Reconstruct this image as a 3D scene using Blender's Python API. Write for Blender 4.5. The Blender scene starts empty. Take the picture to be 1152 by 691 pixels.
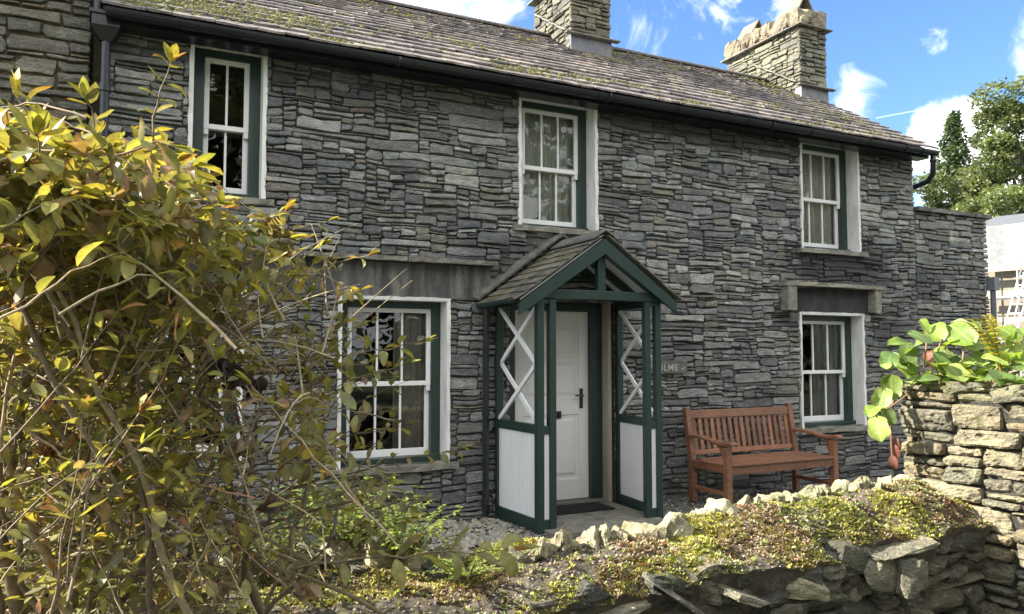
import bpy, math, random
from mathutils import Vector, Matrix, noise
PI = math.pi
sc = bpy.context.scene
COL = sc.collection
rnd = random.Random(11)

# ------------------------------------------------------------------ camera data
FPX, CXP, CYP = 850., 576., 345.5
PITCH = math.atan(49.5/FPX)
TH = math.atan(1774*math.cos(PITCH)/FPX)
CAM = Vector((-3.79, -6.50, 1.60))
RT = Vector((math.sin(TH), -math.cos(TH), 0))
FH = Vector((math.cos(TH), math.sin(TH), 0))
FW = FH*math.cos(PITCH) + Vector((0, 0, math.sin(PITCH)))
UP = -FH*math.sin(PITCH) + Vector((0, 0, math.cos(PITCH)))
def ray(x, y): return FW + RT*((x-CXP)/FPX) - UP*((y-CYP)/FPX)
def at_y(x, y, Y): d = ray(x, y); return CAM + d*((Y-CAM.y)/d.y)
def at_x(x, y, X): d = ray(x, y); return CAM + d*((X-CAM.x)/d.x)
def at_z(x, y, Z): d = ray(x, y); return CAM + d*((Z-CAM.z)/d.z)
def at_d(x, y, D): return CAM + ray(x, y)*D

# ------------------------------------------------------------------ materials
def newmat(name):
    m = bpy.data.materials.new(name); m.use_nodes = True
    nt = m.node_tree; nt.nodes.clear()
    out = nt.nodes.new('ShaderNodeOutputMaterial')
    b = nt.nodes.new('ShaderNodeBsdfPrincipled')
    nt.links.new(b.outputs[0], out.inputs[0])
    return m, nt, b, out
def nd(nt, t, **kw):
    n = nt.nodes.new(t)
    for k, v in kw.items():
        if k in n.inputs.keys(): n.inputs[k].default_value = v
        else: setattr(n, k, v)
    return n
def coords(nt, sx=1, sy=1, sz=1):
    tc = nd(nt, 'ShaderNodeTexCoord'); mp = nd(nt, 'ShaderNodeMapping')
    mp.inputs['Scale'].default_value = (sx, sy, sz)
    nt.links.new(tc.outputs['Object'], mp.inputs[0]); return mp.outputs[0]
def ramp(nt, src, stops):
    r = nd(nt, 'ShaderNodeValToRGB'); e = r.color_ramp.elements
    e[0].position, e[0].color = stops[0][0], (*stops[0][1], 1)
    e[1].position, e[1].color = stops[-1][0], (*stops[-1][1], 1)
    for p, c in stops[1:-1]:
        q = e.new(p); q.color = (*c, 1)
    nt.links.new(src, r.inputs[0]); return r.outputs[0]
def mixc(nt, fac, a, b, mode='MIX'):
    m = nd(nt, 'ShaderNodeMix', data_type='RGBA', blend_type=mode)
    for s, v in ((0, fac), (6, a), (7, b)):
        if hasattr(v, 'links'): nt.links.new(v, m.inputs[s])
        elif s == 0: m.inputs[0].default_value = v
        else: m.inputs[s].default_value = (*v, 1)
    return m.outputs[2]
def ntex(nt, vec, scale, detail=6, rough=.6, dist=0):
    n = nd(nt, 'ShaderNodeTexNoise'); n.inputs['Scale'].default_value = scale
    n.inputs['Detail'].default_value = detail; n.inputs['Roughness'].default_value = rough
    n.inputs['Distortion'].default_value = dist
    nt.links.new(vec, n.inputs['Vector']); return n.outputs[0]
def bump(nt, b, h, strength, dist):
    n = nd(nt, 'ShaderNodeBump'); n.inputs['Strength'].default_value = strength
    n.inputs['Distance'].default_value = dist
    nt.links.new(h, n.inputs['Height']); nt.links.new(n.outputs[0], b.inputs['Normal'])
def attr(nt): return nd(nt, 'ShaderNodeAttribute', attribute_name='col').outputs['Color']

def m_stone(name, tint=(1, 1, 1), lichen=.3, lcol=(.34, .34, .25), fine=34, bs=.9, moss=0, stain=None):
    m, nt, b, _ = newmat(name)
    v = coords(nt, 1, 1, 2.6); v1 = coords(nt)
    n1 = ntex(nt, v, 9, 8, .65); n2 = ntex(nt, v, fine, 8, .7, .6); n3 = ntex(nt, v1, 17, 6, .7); n4 = ntex(nt, v1, 3, 5, .6)
    c = mixc(nt, 1, attr(nt), tint, 'MULTIPLY')
    c = mixc(nt, 1, c, ramp(nt, n1, [(.3, (.55, .56, .6)), (.5, (.95, .95, .93)), (.72, (1.45, 1.42, 1.3))]), 'MULTIPLY')
    c = mixc(nt, .75, c, ramp(nt, n2, [(.32, (.5, .5, .52)), (.55, (1, 1, 1)), (.75, (1.5, 1.48, 1.4))]), 'MULTIPLY')
    n6 = ntex(nt, v1, 1.1, 4, .6)
    c = mixc(nt, 1, c, ramp(nt, n6, [(.3, (.72, .72, .74)), (.5, (1, 1, 1)), (.68, (1.3, 1.28, 1.2))]), 'MULTIPLY')
    lf = ramp(nt, n3, [(.58, (0, 0, 0)), (.66, (lichen,)*3)])
    c = mixc(nt, lf, c, lcol)
    if moss:
        mf = ramp(nt, n4, [(.60-.1*moss, (0, 0, 0)), (.70-.05*moss, (.9, .9, .9))])
        c = mixc(nt, mf, c, (.115, .125, .03))
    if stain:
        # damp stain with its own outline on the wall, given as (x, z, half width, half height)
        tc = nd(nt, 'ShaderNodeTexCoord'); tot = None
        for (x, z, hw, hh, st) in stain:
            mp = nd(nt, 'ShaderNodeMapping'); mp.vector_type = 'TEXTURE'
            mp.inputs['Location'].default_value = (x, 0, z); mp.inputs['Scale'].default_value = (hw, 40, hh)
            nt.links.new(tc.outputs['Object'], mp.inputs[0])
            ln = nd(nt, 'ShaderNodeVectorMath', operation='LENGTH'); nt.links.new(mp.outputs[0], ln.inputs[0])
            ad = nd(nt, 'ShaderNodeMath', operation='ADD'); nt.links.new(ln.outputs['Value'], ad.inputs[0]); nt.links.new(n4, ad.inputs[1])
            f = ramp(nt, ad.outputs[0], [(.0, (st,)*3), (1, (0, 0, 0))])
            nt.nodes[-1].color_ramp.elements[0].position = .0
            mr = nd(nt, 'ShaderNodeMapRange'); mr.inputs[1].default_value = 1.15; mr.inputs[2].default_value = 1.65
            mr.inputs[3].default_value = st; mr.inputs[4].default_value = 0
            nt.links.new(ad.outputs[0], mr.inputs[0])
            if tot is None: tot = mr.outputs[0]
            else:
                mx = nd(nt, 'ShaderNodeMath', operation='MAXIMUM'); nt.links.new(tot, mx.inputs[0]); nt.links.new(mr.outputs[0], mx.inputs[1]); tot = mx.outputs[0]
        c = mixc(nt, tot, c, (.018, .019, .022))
    nt.links.new(c, b.inputs['Base Color'])
    b.inputs['Roughness'].default_value = .66
    mh = nd(nt, 'ShaderNodeMath', operation='ADD'); nt.links.new(n1, mh.inputs[0]); nt.links.new(n2, mh.inputs[1])
    n5 = ntex(nt, coords(nt, 1, 1, 1.5), 22, 3, .5, 1.5)
    q5 = ramp(nt, n5, [(.44, (0, 0, 0)), (.47, (.5, .5, .5)), (.56, (.55, .55, .55)), (.58, (1, 1, 1))])
    mh2 = nd(nt, 'ShaderNodeMath', operation='ADD'); nt.links.new(mh.outputs[0], mh2.inputs[0]); nt.links.new(q5, mh2.inputs[1])
    bump(nt, b, mh2.outputs[0], bs, .016)
    return m
def m_paint(name, col, rough=.45, dirt=.25, dcol=None, scale=6, bs=.15):
    m, nt, b, _ = newmat(name); v = coords(nt, 1, 1, .35)
    n = ntex(nt, v, scale, 8, .65); n2 = ntex(nt, coords(nt), 60, 4, .6)
    dc = dcol or tuple(c*.55 for c in col)
    c = mixc(nt, ramp(nt, n, [(.42, (0, 0, 0)), (.75, (dirt*2,)*3)]), col, dc)
    nt.links.new(c, b.inputs['Base Color']); b.inputs['Roughness'].default_value = rough
    bump(nt, b, n2, bs, .002); return m
def m_attr(name, rough=.6, trans=0, sheen=0, spec=.5, nscale=40, nstr=.35, tmul=(1.5, 1.5, .6)):
    m, nt, b, out = newmat(name); a = attr(nt)
    n = ntex(nt, coords(nt), nscale, 5, .6)
    c = mixc(nt, nstr, a, ramp(nt, n, [(.3, (.45, .45, .45)), (.7, (1.5, 1.5, 1.5))]), 'MULTIPLY')
    nt.links.new(c, b.inputs['Base Color']); b.inputs['Roughness'].default_value = rough
    b.inputs['Specular IOR Level'].default_value = spec
    if trans:
        t = nd(nt, 'ShaderNodeBsdfTranslucent'); nt.links.new(mixc(nt, 1, c, tmul, 'MULTIPLY'), t.inputs[0])
        mx = nd(nt, 'ShaderNodeMixShader'); mx.inputs[0].default_value = trans
        nt.links.new(b.outputs[0], mx.inputs[1]); nt.links.new(t.outputs[0], mx.inputs[2]); nt.links.new(mx.outputs[0], out.inputs[0])
    return m
def m_wood(name, c1, c2, rough=.5):
    m, nt, b, _ = newmat(name); v = coords(nt, 3, 14, 14)
    n = ntex(nt, v, 4, 8, .7, 1.2); n2 = ntex(nt, coords(nt, 1, 1, 1), 5, 4, .5)
    c = mixc(nt, ramp(nt, n, [(.3, (0, 0, 0)), (.7, (1, 1, 1))]), c1, c2)
    c = mixc(nt, .5, c, ramp(nt, n2, [(.3, (.6, .6, .6)), (.7, (1.3, 1.3, 1.3))]), 'MULTIPLY')
    oi = nd(nt, 'ShaderNodeObjectInfo'); c = mixc(nt, 1, c, ramp(nt, oi.outputs['Random'], [(0, (.72, .74, .78)), (1, (1.25, 1.2, 1.15))]), 'MULTIPLY')
    nt.links.new(c, b.inputs['Base Color']); b.inputs['Roughness'].default_value = rough
    bump(nt, b, n, .3, .003); return m
def m_glass():
    m, nt, b, out = newmat('window_glass'); nt.nodes.remove(b)
    tr = nd(nt, 'ShaderNodeBsdfTransparent'); tr.inputs[0].default_value = (.95, .97, .95, 1)
    gl = nd(nt, 'ShaderNodeBsdfGlossy'); gl.inputs['Roughness'].default_value = .012
    fr = nd(nt, 'ShaderNodeFresnel'); fr.inputs[0].default_value = 1.7
    n = ntex(nt, coords(nt), 2.5, 2, .5); bp = nd(nt, 'ShaderNodeBump'); bp.inputs['Strength'].default_value = .08; bp.inputs['Distance'].default_value = .05
    nt.links.new(n, bp.inputs['Height']); nt.links.new(bp.outputs[0], gl.inputs['Normal'])
    mx = nd(nt, 'ShaderNodeMixShader'); nt.links.new(fr.outputs[0], mx.inputs[0])
    nt.links.new(tr.outputs[0], mx.inputs[1]); nt.links.new(gl.outputs[0], mx.inputs[2]); nt.links.new(mx.outputs[0], out.inputs[0]); return m

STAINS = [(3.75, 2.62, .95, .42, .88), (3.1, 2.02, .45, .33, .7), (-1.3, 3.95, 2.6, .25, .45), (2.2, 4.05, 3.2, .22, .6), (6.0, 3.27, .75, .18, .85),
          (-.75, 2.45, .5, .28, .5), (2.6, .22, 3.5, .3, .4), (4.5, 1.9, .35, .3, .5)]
M = {}
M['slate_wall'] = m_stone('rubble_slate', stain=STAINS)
M['slate_warm'] = m_stone('rubble_slate_mortared', tint=(.80, .78, .72), lichen=.35)
M['joint'] = m_stone('joint_dark', tint=(1, 1, 1), lichen=0)
M['chim'] = m_stone('chimney_stone', tint=(1.02, 1.0, .9), lichen=.7, lcol=(.36, .35, .28))
M['garden'] = m_stone('garden_wall_stone', tint=(.98, .95, .83), lichen=.6, lcol=(.38, .37, .27), fine=48, bs=1.0, moss=.1)
M['coping'] = m_stone('coping_stone', tint=(1.15, 1.06, .85), lichen=.7, lcol=(.48, .46, .34), moss=.3, fine=48)
M['slab'] = m_stone('slab_stone', tint=(1, .98, .9), lichen=.6, lcol=(.34, .33, .28), bs=.5)
M['roof'] = m_stone('roof_slate', tint=(.92, .85, .82), lichen=.5, lcol=(.30, .29, .26), moss=.02, bs=.6)
M['porchroof'] = m_stone('porch_slate', tint=(.85, .82, .76), lichen=.5, lcol=(.27, .255, .18), moss=.5, bs=.6)
M['render'] = None
def m_render():
    m, nt, b, _ = newmat('lime_render'); v = coords(nt, 3.2, 1, .55); n = ntex(nt, v, 2.2, 8, .65, .4); n2 = ntex(nt, coords(nt), 30, 6, .7)
    c = ramp(nt, n, [(.32, (.03, .032, .035)), (.5, (.085, .085, .08)), (.68, (.20, .195, .18))])
    c = mixc(nt, .5, c, ramp(nt, n2, [(.3, (.6, .6, .6)), (.7, (1.4, 1.4, 1.35))]), 'MULTIPLY')
    nt.links.new(c, b.inputs['Base Color']); b.inputs['Roughness'].default_value = .9; bump(nt, b, n2, .5, .008); return m
M['render'] = m_render()
M['white'] = m_paint('white_paint', (.80, .80, .79), .4, .16, (.58, .57, .53))
M['door'] = m_paint('cream_door_paint', (.80, .79, .76), .38, .12, (.64, .62, .56))
M['lime'] = m_paint('white_limewash', (.72, .71, .67), .8, .4, (.4, .39, .35), 9, .8)
M['green'] = m_paint('dark_green_paint', (.016, .036, .031), .36, .3, (.028, .045, .040))
M['black'] = m_paint('black_iron_paint', (.012, .014, .018), .3, .3, (.03, .03, .035))
M['lead'] = m_paint('lead_sheet', (.10, .105, .12), .5, .4, (.2, .2, .21))
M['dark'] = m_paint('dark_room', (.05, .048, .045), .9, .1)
M['mat'] = m_paint('rubber_mat', (.010, .010, .011), .9, .2, None, 40, .8)
M['concrete'] = m_stone('paving', tint=(1, 1, 1), lichen=.2, bs=.4)
M['wood'] = m_wood('teak', (.13, .056, .03), (.31, .145, .078), .48)
M['glass'] = m_glass()
M['leaf'] = m_attr('shrub_leaf', .45, .40, nscale=45, nstr=.6, tmul=(1.3, 1.22, .55))
M['bergenia'] = m_attr('broad_leaf', .5, .38, nscale=18, nstr=.3)
M['bark'] = m_attr('twig_bark', .75, 0, nscale=60, nstr=.7)
M['tuft'] = m_attr('moss_tufts', .8, .2, nscale=60, nstr=.4)
M['pebble'] = m_attr('pebbles', .8, 0, nscale=70, nstr=.5)
M['treeleaf'] = m_attr('tree_leaves', .55, .3, nscale=1.2, nstr=.3)
M['curtain'] = m_attr('curtain_cloth', .9, .3, nscale=30, nstr=.2, tmul=(1, 1, 1))
M['plain'] = m_attr('plain_colour', .6, 0, nscale=8, nstr=.35)
def m_soil():
    m, nt, b, _ = newmat('soil'); n = ntex(nt, coords(nt), 22, 8, .7); n2 = ntex(nt, coords(nt), 3, 4, .6)
    c = ramp(nt, n, [(.3, (.03, .024, .018)), (.55, (.085, .068, .048)), (.72, (.2, .17, .13))])
    c = mixc(nt, ramp(nt, n2, [(.5, (0, 0, 0)), (.62, (.7, .7, .7))]), c, (.09, .09, .025))
    nt.links.new(c, b.inputs['Base Color']); b.inputs['Roughness'].default_value = .95; bump(nt, b, n, 1, .02); return m
M['soil'] = m_soil()
def m_gravel():
    m, nt, b, _ = newmat('gravel'); vo = nd(nt, 'ShaderNodeTexVoronoi'); vo.inputs['Scale'].default_value = 42
    nt.links.new(coords(nt), vo.inputs['Vector'])
    c = ramp(nt, vo.outputs['Color'], [(.1, (.09, .085, .075)), (.5, (.19, .18, .155)), (.9, (.34, .32, .28))])
    c = mixc(nt, 1, c, ramp(nt, vo.outputs['Distance'], [(.2, (1, 1, 1)), (.6, (.35, .35, .35))]), 'MULTIPLY')
    nt.links.new(c, b.inputs['Base Color']); b.inputs['Roughness'].default_value = .9
    iv = nd(nt, 'ShaderNodeMath', operation='MULTIPLY'); iv.inputs[1].default_value = -1; nt.links.new(vo.outputs['Distance'], iv.inputs[0])
    bump(nt, b, iv.outputs[0], 1, .02); return m
M['gravel'] = m_gravel()
def m_grass():
    m, nt, b, _ = newmat('turf'); n = ntex(nt, coords(nt), 1.5, 9, .7)
    c = ramp(nt, n, [(.3, (.03, .045, .015)), (.6, (.07, .10, .03)), (.8, (.12, .13, .05))])
    nt.links.new(c, b.inputs['Base Color']); b.inputs['Roughness'].default_value = .95; bump(nt, b, n, .8, .1); return m
M['turf'] = m_grass()
def m_asphalt():
    m, nt, b, _ = newmat('asphalt'); n = ntex(nt, coords(nt), 60, 6, .7)
    nt.links.new(ramp(nt, n, [(.3, (.03, .03, .03)), (.7, (.08, .08, .078))]), b.inputs['Base Color'])
    b.inputs['Roughness'].default_value = .9; bump(nt, b, n, .5, .01); return m
M['asphalt'] = m_asphalt()

# ------------------------------------------------------------------ mesh building
class MB:
    def __init__(s): s.v = []; s.f = []; s.c = []; s.m = []; s.mi = 0
    def add(s, vs, fs, col=(1, 1, 1)):
        o = len(s.v); s.v.extend(vs)
        if isinstance(col, list): s.c.extend(col)
        else: s.c.extend([col]*len(vs))
        for f in fs: s.f.append(tuple(i+o for i in f)); s.m.append(s.mi)
    def box(s, x0, x1, y0, y1, z0, z1, col=(1, 1, 1), T=None):
        vs = [Vector((x, y, z)) for z in (z0, z1) for y in (y0, y1) for x in (x0, x1)]
        if T: vs = [T(v) for v in vs]
        s.add(vs, [(0, 2, 3, 1), (4, 5, 7, 6), (0, 1, 5, 4), (2, 6, 7, 3), (0, 4, 6, 2), (1, 3, 7, 5)], col)
    def bar(s, a, b, w, h, up=Vector((0, 0, 1)), col=(1, 1, 1), T=None):
        a = Vector(a); b = Vector(b); d = (b-a).normalized(); sd = d.cross(Vector(up)).normalized(); u = sd.cross(d)
        vs = [p + sd*x*w/2 + u*y*h/2 for p in (a, b) for x, y in ((-1, -1), (1, -1), (1, 1), (-1, 1))]
        if T: vs = [T(v) for v in vs]
        s.add(vs, [(0, 3, 2, 1), (4, 5, 6, 7), (0, 1, 5, 4), (1, 2, 6, 5), (2, 3, 7, 6), (3, 0, 4, 7)], col)
    def tube(s, pts, rad, n=8, col=(1, 1, 1), cap=True):
        pts = [Vector(p) for p in pts]
        if not hasattr(rad, '__len__'): rad = [rad]*len(pts)
        vs = []; d0 = (pts[1]-pts[0]).normalized(); u = d0.orthogonal().normalized()
        for i, p in enumerate(pts):
            d = (pts[min(i+1, len(pts)-1)]-pts[max(i-1, 0)]).normalized()
            u = (u - d*u.dot(d)); u = u.normalized() if u.length > 1e-5 else d.orthogonal().normalized(); w = d.cross(u)
            for k in range(n):
                a = 2*PI*k/n; vs.append(p + (u*math.cos(a)+w*math.sin(a))*rad[i])
        fs = [(i*n+k, i*n+(k+1) % n, (i+1)*n+(k+1) % n, (i+1)*n+k) for i in range(len(pts)-1) for k in range(n)]
        if cap: fs += [tuple(range(n-1, -1, -1)), tuple((len(pts)-1)*n+k for k in range(n))]
        s.add(vs, fs, col)
    def prism(s, poly, d0, d1, P, col=(1, 1, 1)):
        n = len(poly); vs = [P(u, v, d0) for u, v in poly]+[P(u, v, d1) for u, v in poly]
        s.add(vs, [tuple(range(n-1, -1, -1)), tuple(range(n, 2*n))]+[(i, (i+1) % n, n+(i+1) % n, n+i) for i in range(n)], col)
    def build(s, name, mats, parent=None, smooth=False, bevel=0, loc=None):
        if not isinstance(mats, (list, tuple)): mats = [mats]
        me = bpy.data.meshes.new(name)
        off = Vector(parent_world(parent)) if parent else Vector(loc or (0, 0, 0))
        me.from_pydata([tuple(Vector(v)-off) for v in s.v], [], s.f); 
        for m in mats: me.materials.append(m)
        if len(mats) > 1: me.polygons.foreach_set('material_index', s.m)
        at = me.color_attributes.new('col', 'FLOAT_COLOR', 'POINT')
        fl = []
        for c in s.c: fl.extend((c[0], c[1], c[2], 1))
        at.data.foreach_set('color', fl)
        if smooth: me.polygons.foreach_set('use_smooth', [True]*len(me.polygons))
        me.update(); o = bpy.data.objects.new(name, me); COL.objects.link(o)
        if parent: o.parent = parent
        elif loc: o.location = loc
        if bevel:
            b = o.modifiers.new('bevel', 'BEVEL'); b.width = bevel; b.segments = 2; b.limit_method = 'ANGLE'; b.angle_limit = .6
        return o
def parent_world(o):
    v = Vector((0, 0, 0))
    while o: v += o.location; o = o.parent
    return v
def tag(o, label=None, cat=None, group=None, kind=None):
    if label: o['label'] = label
    if cat: o['category'] = cat
    if group: o['group'] = group
    if kind: o['kind'] = kind
    return o
def thing(name, loc, label, cat, group=None):
    o = bpy.data.objects.new(name, None); COL.objects.link(o); o.location = loc; o.empty_display_size = .1
    return tag(o, label, cat, group)
def jit(c, a, r):
    k = 1+r.uniform(-a, a)*1.3; return tuple(max(.004, x*k*(1+r.uniform(-a, a)*.22)) for x in c)
def nz(p, s, o=0.): return noise.noise(Vector((p[0]*s+o, p[1]*s+o*1.7, p[2]*s-o)))

# ------------------------------------------------------------------ random rubble layout (skyline packing)
def rubble(u0, u1, v0, v1, r, q=.02, hs=(2, 2, 3, 3, 3, 4, 4, 5, 6), wmin=.10, wmax=.50, run_min=.09):
    n = int(round((u1-u0)/q)); sk = [0]*n; top = int(math.ceil((v1-v0)/q)); out = []
    while True:
        lo = min(sk)
        if lo >= top: break
        i = sk.index(lo); j = i
        while j < n and sk[j] == lo: j += 1
        L = j-i; left = sk[i-1]-lo if i > 0 else 99; right = sk[j]-lo if j < n else 99
        w = int((wmin+(wmax-wmin)*r.random()**2)/q); h = r.choice(hs)
        if w > .3/q and h < .06/q and r.random() < .6: h += int(.03/q)
        if w < .12/q and h > .08/q: h = int(.06/q)
        if L*q < run_min or L <= w*1.25:
            a, b = i, j; d = min(left, right)
            if d < 99 and (abs(d-h) <= 1 or L*q < run_min): h = min(d, int(.14/q))
        else:
            if r.random() < .5: a, b = i, i+w; d = left
            else: a, b = j-w, j; d = right
            if L-w < run_min/q: a, b = i, j
            if d < 99 and abs(d-h) <= 1 and r.random() < .6: h = d
        h = max(1, h)
        if h > (b-a)*.62 and not (d < 99 and h == d): h = max(1, int((b-a)*.5))
        for k in range(a, b): sk[k] = lo+h
        out.append((u0+a*q, u0+b*q, v0+lo*q, v0+(lo+h)*q))
    return out
def clip(rects, holes, v1, mn=.03):
    res = []
    for (a, b, c, d) in rects:
        d = min(d, v1)
        ok = True
        for (x0, x1, z0, z1) in holes:
            if a < x1 and b > x0 and c < z1 and d > z0:
                opts = [(a, x0, c, d), (x1, b, c, d), (a, b, c, z0), (a, b, z1, d)]
                opts = [o for o in opts if o[1]-o[0] > .02 and o[3]-o[2] > .012]
                if not opts: ok = False; break
                a, b, c, d = max(opts, key=lambda o: (o[1]-o[0])*(o[3]-o[2]))
        if ok and b-a > mn and d-c > .012: res.append((a, b, c, d))
    return res
SLATE = [((.205, .208, .205), 5), ((.265, .268, .262), 5), ((.14, .143, .145), 3), ((.34, .343, .335), 4), ((.22, .208, .172), 2.5), ((.40, .395, .37), 1.4), ((.21, .175, .14), .3), ((.17, .18, .185), 1.5)]
def pick(pal, r):
    t = sum(w for _, w in pal); x = r.uniform(0, t)
    for c, w in pal:
        x -= w
        if x <= 0: return jit(c, .10, r)
    return pal[0][0]
def lay(mb, rects, P, r, pal=SLATE, gap=.004, prot=.03, warp=.022, cut=.42):
    for (a, b, c, d) in rects:
        w = b-a; h = d-c; g = gap*r.uniform(.7, 1.8)
        a += g*.7; b -= g*.7; c += g; d -= g
        cs = [(min(h*cut, w*.3)*r.uniform(.05, 1)**1.5, h*r.uniform(.06, .55)) for _ in range(4)]
        j = min(.006, h*.1)
        def J(): return r.uniform(-j, j)
        pl = [(a+cs[0][0], c+J()), (b-cs[1][0], c+J()), (b+J(), c+cs[1][1]*.8), (b+J(), d-cs[2][1]*.8), (b-cs[2][0], d+J()), (a+cs[3][0], d+J()), (a+J(), d-cs[3][1]*.8), (a+J(), c+cs[0][1]*.8)]
        if w > .16:
            pl.insert(1, (a+w*r.uniform(.35, .65), c+r.uniform(-.3, 1)*j*1.6))
            pl.insert(6, (a+w*r.uniform(.35, .65), d+r.uniform(-1, .3)*j*1.6))
        n = len(pl)
        base = r.uniform(.004, prot); tu = r.uniform(-.018, .018)/max(w, .1)*.6; tv = r.uniform(-.02, .016)/max(h, .05)*.5
        cu, cv = (a+b)/2, (c+d)/2; vs = []
        def W(u, v): return (u, v + warp*noise.noise(Vector((u*1.7, v*2.6, 3.1))) + warp*.5*noise.noise(Vector((u*5, v*6, 9.1))) + warp*.22*noise.noise(Vector((u*14, v*14, 2))))
        ins = min(.007, h*.14)
        for u, v in pl: vs.append(P(*W(u, v), -.035))
        for u, v in pl: vs.append(P(*W(u, v), base+(u-cu)*tu+(v-cv)*tv-ins*r.uniform(.5, 1.3)))
        for u, v in pl:
            k = 1-ins*2/h; k2 = 1-ins*2.4/w
            uu, vv = cu+(u-cu)*k2, cv+(v-cv)*k; vs.append(P(*W(uu, vv), base+(u-cu)*tu+(v-cv)*tv+r.uniform(-.0025, .0025)))
        vs.append(P(*W(cu+w*r.uniform(-.2, .2), cv+h*r.uniform(-.2, .2)), base+r.uniform(-.001, .006)))
        fs = []
        for k in range(n):
            k2 = (k+1) % n
            fs += [(k, k2, n+k2, n+k), (n+k, n+k2, 2*n+k2, 2*n+k), (2*n+k, 2*n+k2, 3*n)]
        mb.add(vs, fs, pick(pal, r))
def backing(mb, u0, u1, v0, v1, holes, P, d0=-.45, d1=-.008, col=(.10, .098, .09)):
    us = sorted({u0, u1}|{min(max(h[i], u0), u1) for h in holes for i in (0, 1)}); vz = sorted({v0, v1}|{min(max(h[i], v0), v1) for h in holes for i in (2, 3)})
    for i in range(len(us)-1):
        run = None
        for k in range(len(vz)-1):
            cu, cv = (us[i]+us[i+1])/2, (vz[k]+vz[k+1])/2
            solid = not any(h[0] < cu < h[1] and h[2] < cv < h[3] for h in holes)
            if solid: run = [vz[k] if run is None else run[0], vz[k+1]]
            if (not solid or k == len(vz)-2) and run:
                mb.prism([(us[i], run[0]), (us[i+1], run[0]), (us[i+1], run[1]), (us[i], run[1])], d0, d1, P, col); run = None
# high-detail stone: gridded front with rounded edges and cleft relief
def hstone(mb, P, a, b, c, d, r, col, depth=.05, prot=.02, res=.022, rough=.008, gap=.005, back=-.06):
    a += gap*r.uniform(.5, 1.6); b -= gap*r.uniform(.5, 1.6); c += gap*r.uniform(.4, 1.2); d -= gap*r.uniform(.4, 1.2)
    w, h = b-a, d-c
    nx = max(3, min(24, int(w/res))); ny = max(3, min(10, int(h/res*1.3))); o = r.uniform(0, 90)
    sk1 = r.uniform(-.12, .12)*h; sk2 = r.uniform(-.25, .25)*h
    tiltu = r.uniform(-.012, .012); tiltv = r.uniform(-.01, .016); vs = []; cols = []
    for j in range(ny+1):
        for i in range(nx+1):
            s, t = i/nx*2-1, j/ny*2-1
            es = 1-abs(s)**6; et = 1-abs(t)**5; e = min(1, es*et*2.2)
            u = (a+b)/2 + s*w/2*(1-.05*abs(t)**3) + sk2*t*.5*abs(s); v = (c+d)/2 + t*h/2*(1-.12*abs(s)**6) + sk1*s
            n0 = noise.noise(Vector((u*9+o, v*14, o))); n1 = noise.noise(Vector((u*30+o, v*55, o*2))); n2 = noise.noise(Vector((u*70, v*110+o, o)))
            dd = prot + tiltu*s + tiltv*t + rough*(n0*1.4+n1*.8+n2*.4) - (1-e)*.018
            st = noise.noise(Vector((u*6+o, v*18+u*8, 1)));  dd -= rough*.9*(1 if st > .18 else 0)
            if abs(s) > .99 or abs(t) > .99: u += .006*n0; v += .005*n1
            vs.append(P(u, v, dd)); k = 1+.25*n1; cols.append(tuple(x*k for x in col))
    fs = [(j*(nx+1)+i, j*(nx+1)+i+1, (j+1)*(nx+1)+i+1, (j+1)*(nx+1)+i) for j in range(ny) for i in range(nx)]
    ring = [i for i in range(nx+1)] + [(j)*(nx+1)+nx for j in range(1, ny+1)] + [ny*(nx+1)+i for i in range(nx-1, -1, -1)] + [j*(nx+1) for j in range(ny-1, 0, -1)]
    N = len(vs); inv = []
    for k in ring:
        i = k % (nx+1); j = k//(nx+1); s, t = i/nx*2-1, j/ny*2-1
        inv.append(P((a+b)/2+s*w/2*.97, (c+d)/2+t*h/2*.95, back))
    vs += inv; cols += [col]*len(inv)
    for k in range(len(ring)):
        k2 = (k+1) % len(ring); fs.append((ring[k], N+k, N+k2, ring[k2]))
    mb.add(vs, fs, cols)
# loose rock: subdivided box, rounded, chopped by planes, roughened
def rock(mb, c, size, rot, r, n=5, col=(.3, .3, .27), rnd_=.35, rough=.06, cuts=5):
    R = Matrix.Rotation(rot[2], 3, 'Z') @ Matrix.Rotation(rot[1], 3, 'Y') @ Matrix.Rotation(rot[0], 3, 'X'); c = Vector(c); o = r.uniform(0, 99)
    pl = []
    for _ in range(cuts):
        d = Vector((r.uniform(-1, 1), r.uniform(-1, 1), r.uniform(-1, 1))).normalized(); pl.append((d, r.uniform(.62, .95)))
    idx = {}; vs = []; fs = []; cols = []
    def vert(i, j, k):
        if (i, j, k) in idx: return idx[(i, j, k)]
        p = Vector((i/n*2-1, j/n*2-1, k/n*2-1)); q = p.normalized()*1.15
        p = p.lerp(q, rnd_)
        for d, h in pl:
            x = p.dot(d)-h*1.15
            if x > 0: p -= d*x
        nn = noise.noise(p*1.6+Vector((o, 0, 0))); p *= 1+rough*2*nn + rough*noise.noise(p*5+Vector((0, o, 0)))
        p = Vector((p.x*size[0]/2, p.y*size[1]/2, p.z*size[2]/2))
        idx[(i, j, k)] = len(vs); vs.append(c+R@p); kk = 1+.3*nn; cols.append(tuple(x*kk for x in col)); return len(vs)-1
    for ax in range(3):
        for sd in (0, n):
            for i in range(n):
                for j in range(n):
                    q = []
                    for (di, dj) in ((0, 0), (1, 0), (1, 1), (0, 1)):
                        t = [0, 0, 0]; t[ax] = sd; t[(ax+1) % 3] = i+di; t[(ax+2) % 3] = j+dj; q.append(vert(*t))
                    fs.append(tuple(q if sd else q[::-1]))
    mb.add(vs, fs, cols)
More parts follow.
